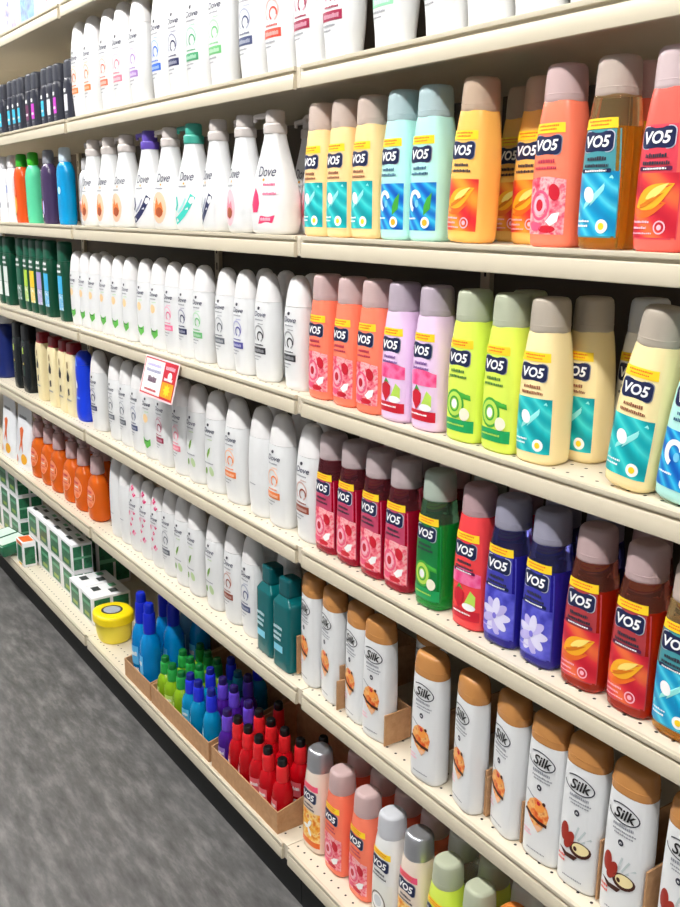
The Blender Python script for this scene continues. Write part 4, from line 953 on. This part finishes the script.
o = place('splash', 'red', -.1215, -.001, zt, .2, math.radians(-3)); tag(o, 'red splash bottle leaning left at the front of right tray', 'body splash')
o.scale = (1, 1, 1.0); o.location.z += .002

# ------------------------------------------------------------------ price card clipped to a shelf rail
pc = empty('price_card', (-.6075, -.0065, 1.131)); pc.rotation_euler = (math.radians(-15), 0, 0)
bm = bmesh.new(); box(bm, -.0975, .0975, -.0012, 0, -.098, 0, 0); obj('card', bm, mat('pale_pink_card', (250, 226, 226), .4), pc)
def flat(rects, name, parent, y=-.0014):
    bm = bmesh.new(); ms = []
    for i, (x0, x1, z0, z1, m) in enumerate(rects):
        if m not in ms: ms.append(m)
        bm.faces.new([bm.verts.new((x, y - i * .00012, z)) for x, z in ((x0,z0),(x1,z0),(x1,z1),(x0,z1))]).material_index = ms.index(m)
    return obj(name, bm, ms, parent, 0)
class Plane:
    def front(s, x, z): return -.0018
    def a(s, z): return 1.0
flat([(-.093, -.090, -.094, -.004, REDP), (-.093, .093, -.007, -.004, REDP), (-.093, .093, -.094, -.091, REDP), (-.086, .018, -.088, -.010, INKW), (.022, .093, -.094, -.004, REDP), (.026, .090, -.088, -.052, mat('star_amber', (250, 160, 20), .4))], 'border_print', pc)
A = Art(Plane()); RP = mat('price_red', (200, 40, 50), .4)
squig(A, -.034, -.024, .080, .008, LILP, 2); squig(A, -.034, -.038, .084, .009, mat('price_grey', (170, 170, 200), .4), 2); squig(A, -.034, -.062, .050, .016, mat('price_brown', (120, 90, 110), .4), 2); squig(A, -.034, -.084, .070, .006, RP, 2)
A.done('price_print', pc); A = Art(Plane())
A.rect(.024, .092, -.090, -.006, REDP, 1); squig(A, .058, -.022, .050, .010, PALEP, 3); A.ell(.062, -.036, .012, .010, INKW, 3); squig(A, .056, -.048, .046, .007, INKW, 3)
S = []
for k in range(16):
    t = k * PI / 8; q = .020 if k % 2 == 0 else .012; S.append((.058 + q * math.cos(t), -.070 + q * .8 * math.sin(t)))
A.rect(.026, .090, -.088, -.052, MATS['star_amber'], 2); A.poly(S, YEL, 3); A.done('star_print', pc)
tag(pc, 'red and white price card clipped to the fourth shelf up', 'price card')

# ------------------------------------------------------------------ floor, ceiling and its lights
bm = bmesh.new(); box(bm, -9, 5, -4.2, 1.2, -.05, 0)
fl = obj('floor', bm, speckle_mat('vinyl_floor', (74, 73, 72), (134, 132, 130), 11.0, .40, (.8, 2.8, 1.0), 15.0, .10, (99, 98, 97)), None, 0); struct(fl)
bm = bmesh.new(); box(bm, -9, 5, -4.2, 1.2, 3.06, 3.12); struct(obj('ceiling', bm, mat('ceiling_white', (235, 235, 230), .8), None, 0))
em = bpy.data.materials.new('lamp_diffuser'); em.use_nodes = True; nt = em.node_tree; nt.nodes.clear()
e = nt.nodes.new('ShaderNodeEmission'); e.inputs['Color'].default_value = (1.0, .985, .96, 1); e.inputs['Strength'].default_value = 89.0
nt.links.new(e.outputs[0], nt.nodes.new('ShaderNodeOutputMaterial').inputs[0])
HOUS = mat('lamp_housing', (230, 230, 228), .5)
LX = [-4.6, -3.2, -1.8, -.4, 1.0, 2.4]
for row, y in ((0, -1.15),):
    for k, x in enumerate(LX):
        r = empty('ceiling_light', (x, y, 3.06)); tag(r, 'long white ceiling light above ' + ('the aisle, ' if row == 0 else 'the next aisle over, ') + (ORD[k] + ' from left' if k else 'leftmost'), 'light', 'ceiling lights over the aisle')
        bm = bmesh.new(); box(bm, -.66, .66, -.09, .09, -.06, -.0005, 0, .006); obj('housing', bm, HOUS, r)
        bm = bmesh.new(); box(bm, -.62, .62, -.055, .055, -.075, -.0605, 0, .004); obj('diffuser', bm, em, r)

# ------------------------------------------------------------------ world, camera, view
w = bpy.data.worlds.new('World'); bpy.context.scene.world = w; w.use_nodes = True
bg = w.node_tree.nodes['Background']; bg.inputs[0].default_value = (1.0, 1.0, 1.0, 1); bg.inputs[1].default_value = 0.36
cam = bpy.data.cameras.new('Camera'); co = bpy.data.objects.new('Camera', cam); C.objects.link(co)
cam.sensor_fit = 'VERTICAL'; cam.sensor_height = 36.0; cam.lens = 932.7 / 907 * 36; cam.clip_start = .02
yaw, pitch, roll = .9682, .252, -.0093
F = Vector((-math.sin(yaw) * math.cos(pitch), math.cos(yaw) * math.cos(pitch), -math.sin(pitch)))
rt = F.cross(Vector((0, 0, 1))).normalized(); dn = F.cross(rt)
c, s = math.cos(roll), math.sin(roll); R0 = c * rt + s * dn; D0 = -s * rt + c * dn
co.matrix_world = Matrix(((R0.x, -D0.x, -F.x, 1.476), (R0.y, -D0.y, -F.y, -.92), (R0.z, -D0.z, -F.z, 1.475), (0, 0, 0, 1)))
sc = bpy.context.scene; sc.camera = co
sc.view_settings.view_transform = 'Standard'; sc.view_settings.look = 'None'; sc.view_settings.gamma = 1.0; sc.view_settings.use_curve_mapping = False
sc.view_settings.exposure = 0.0
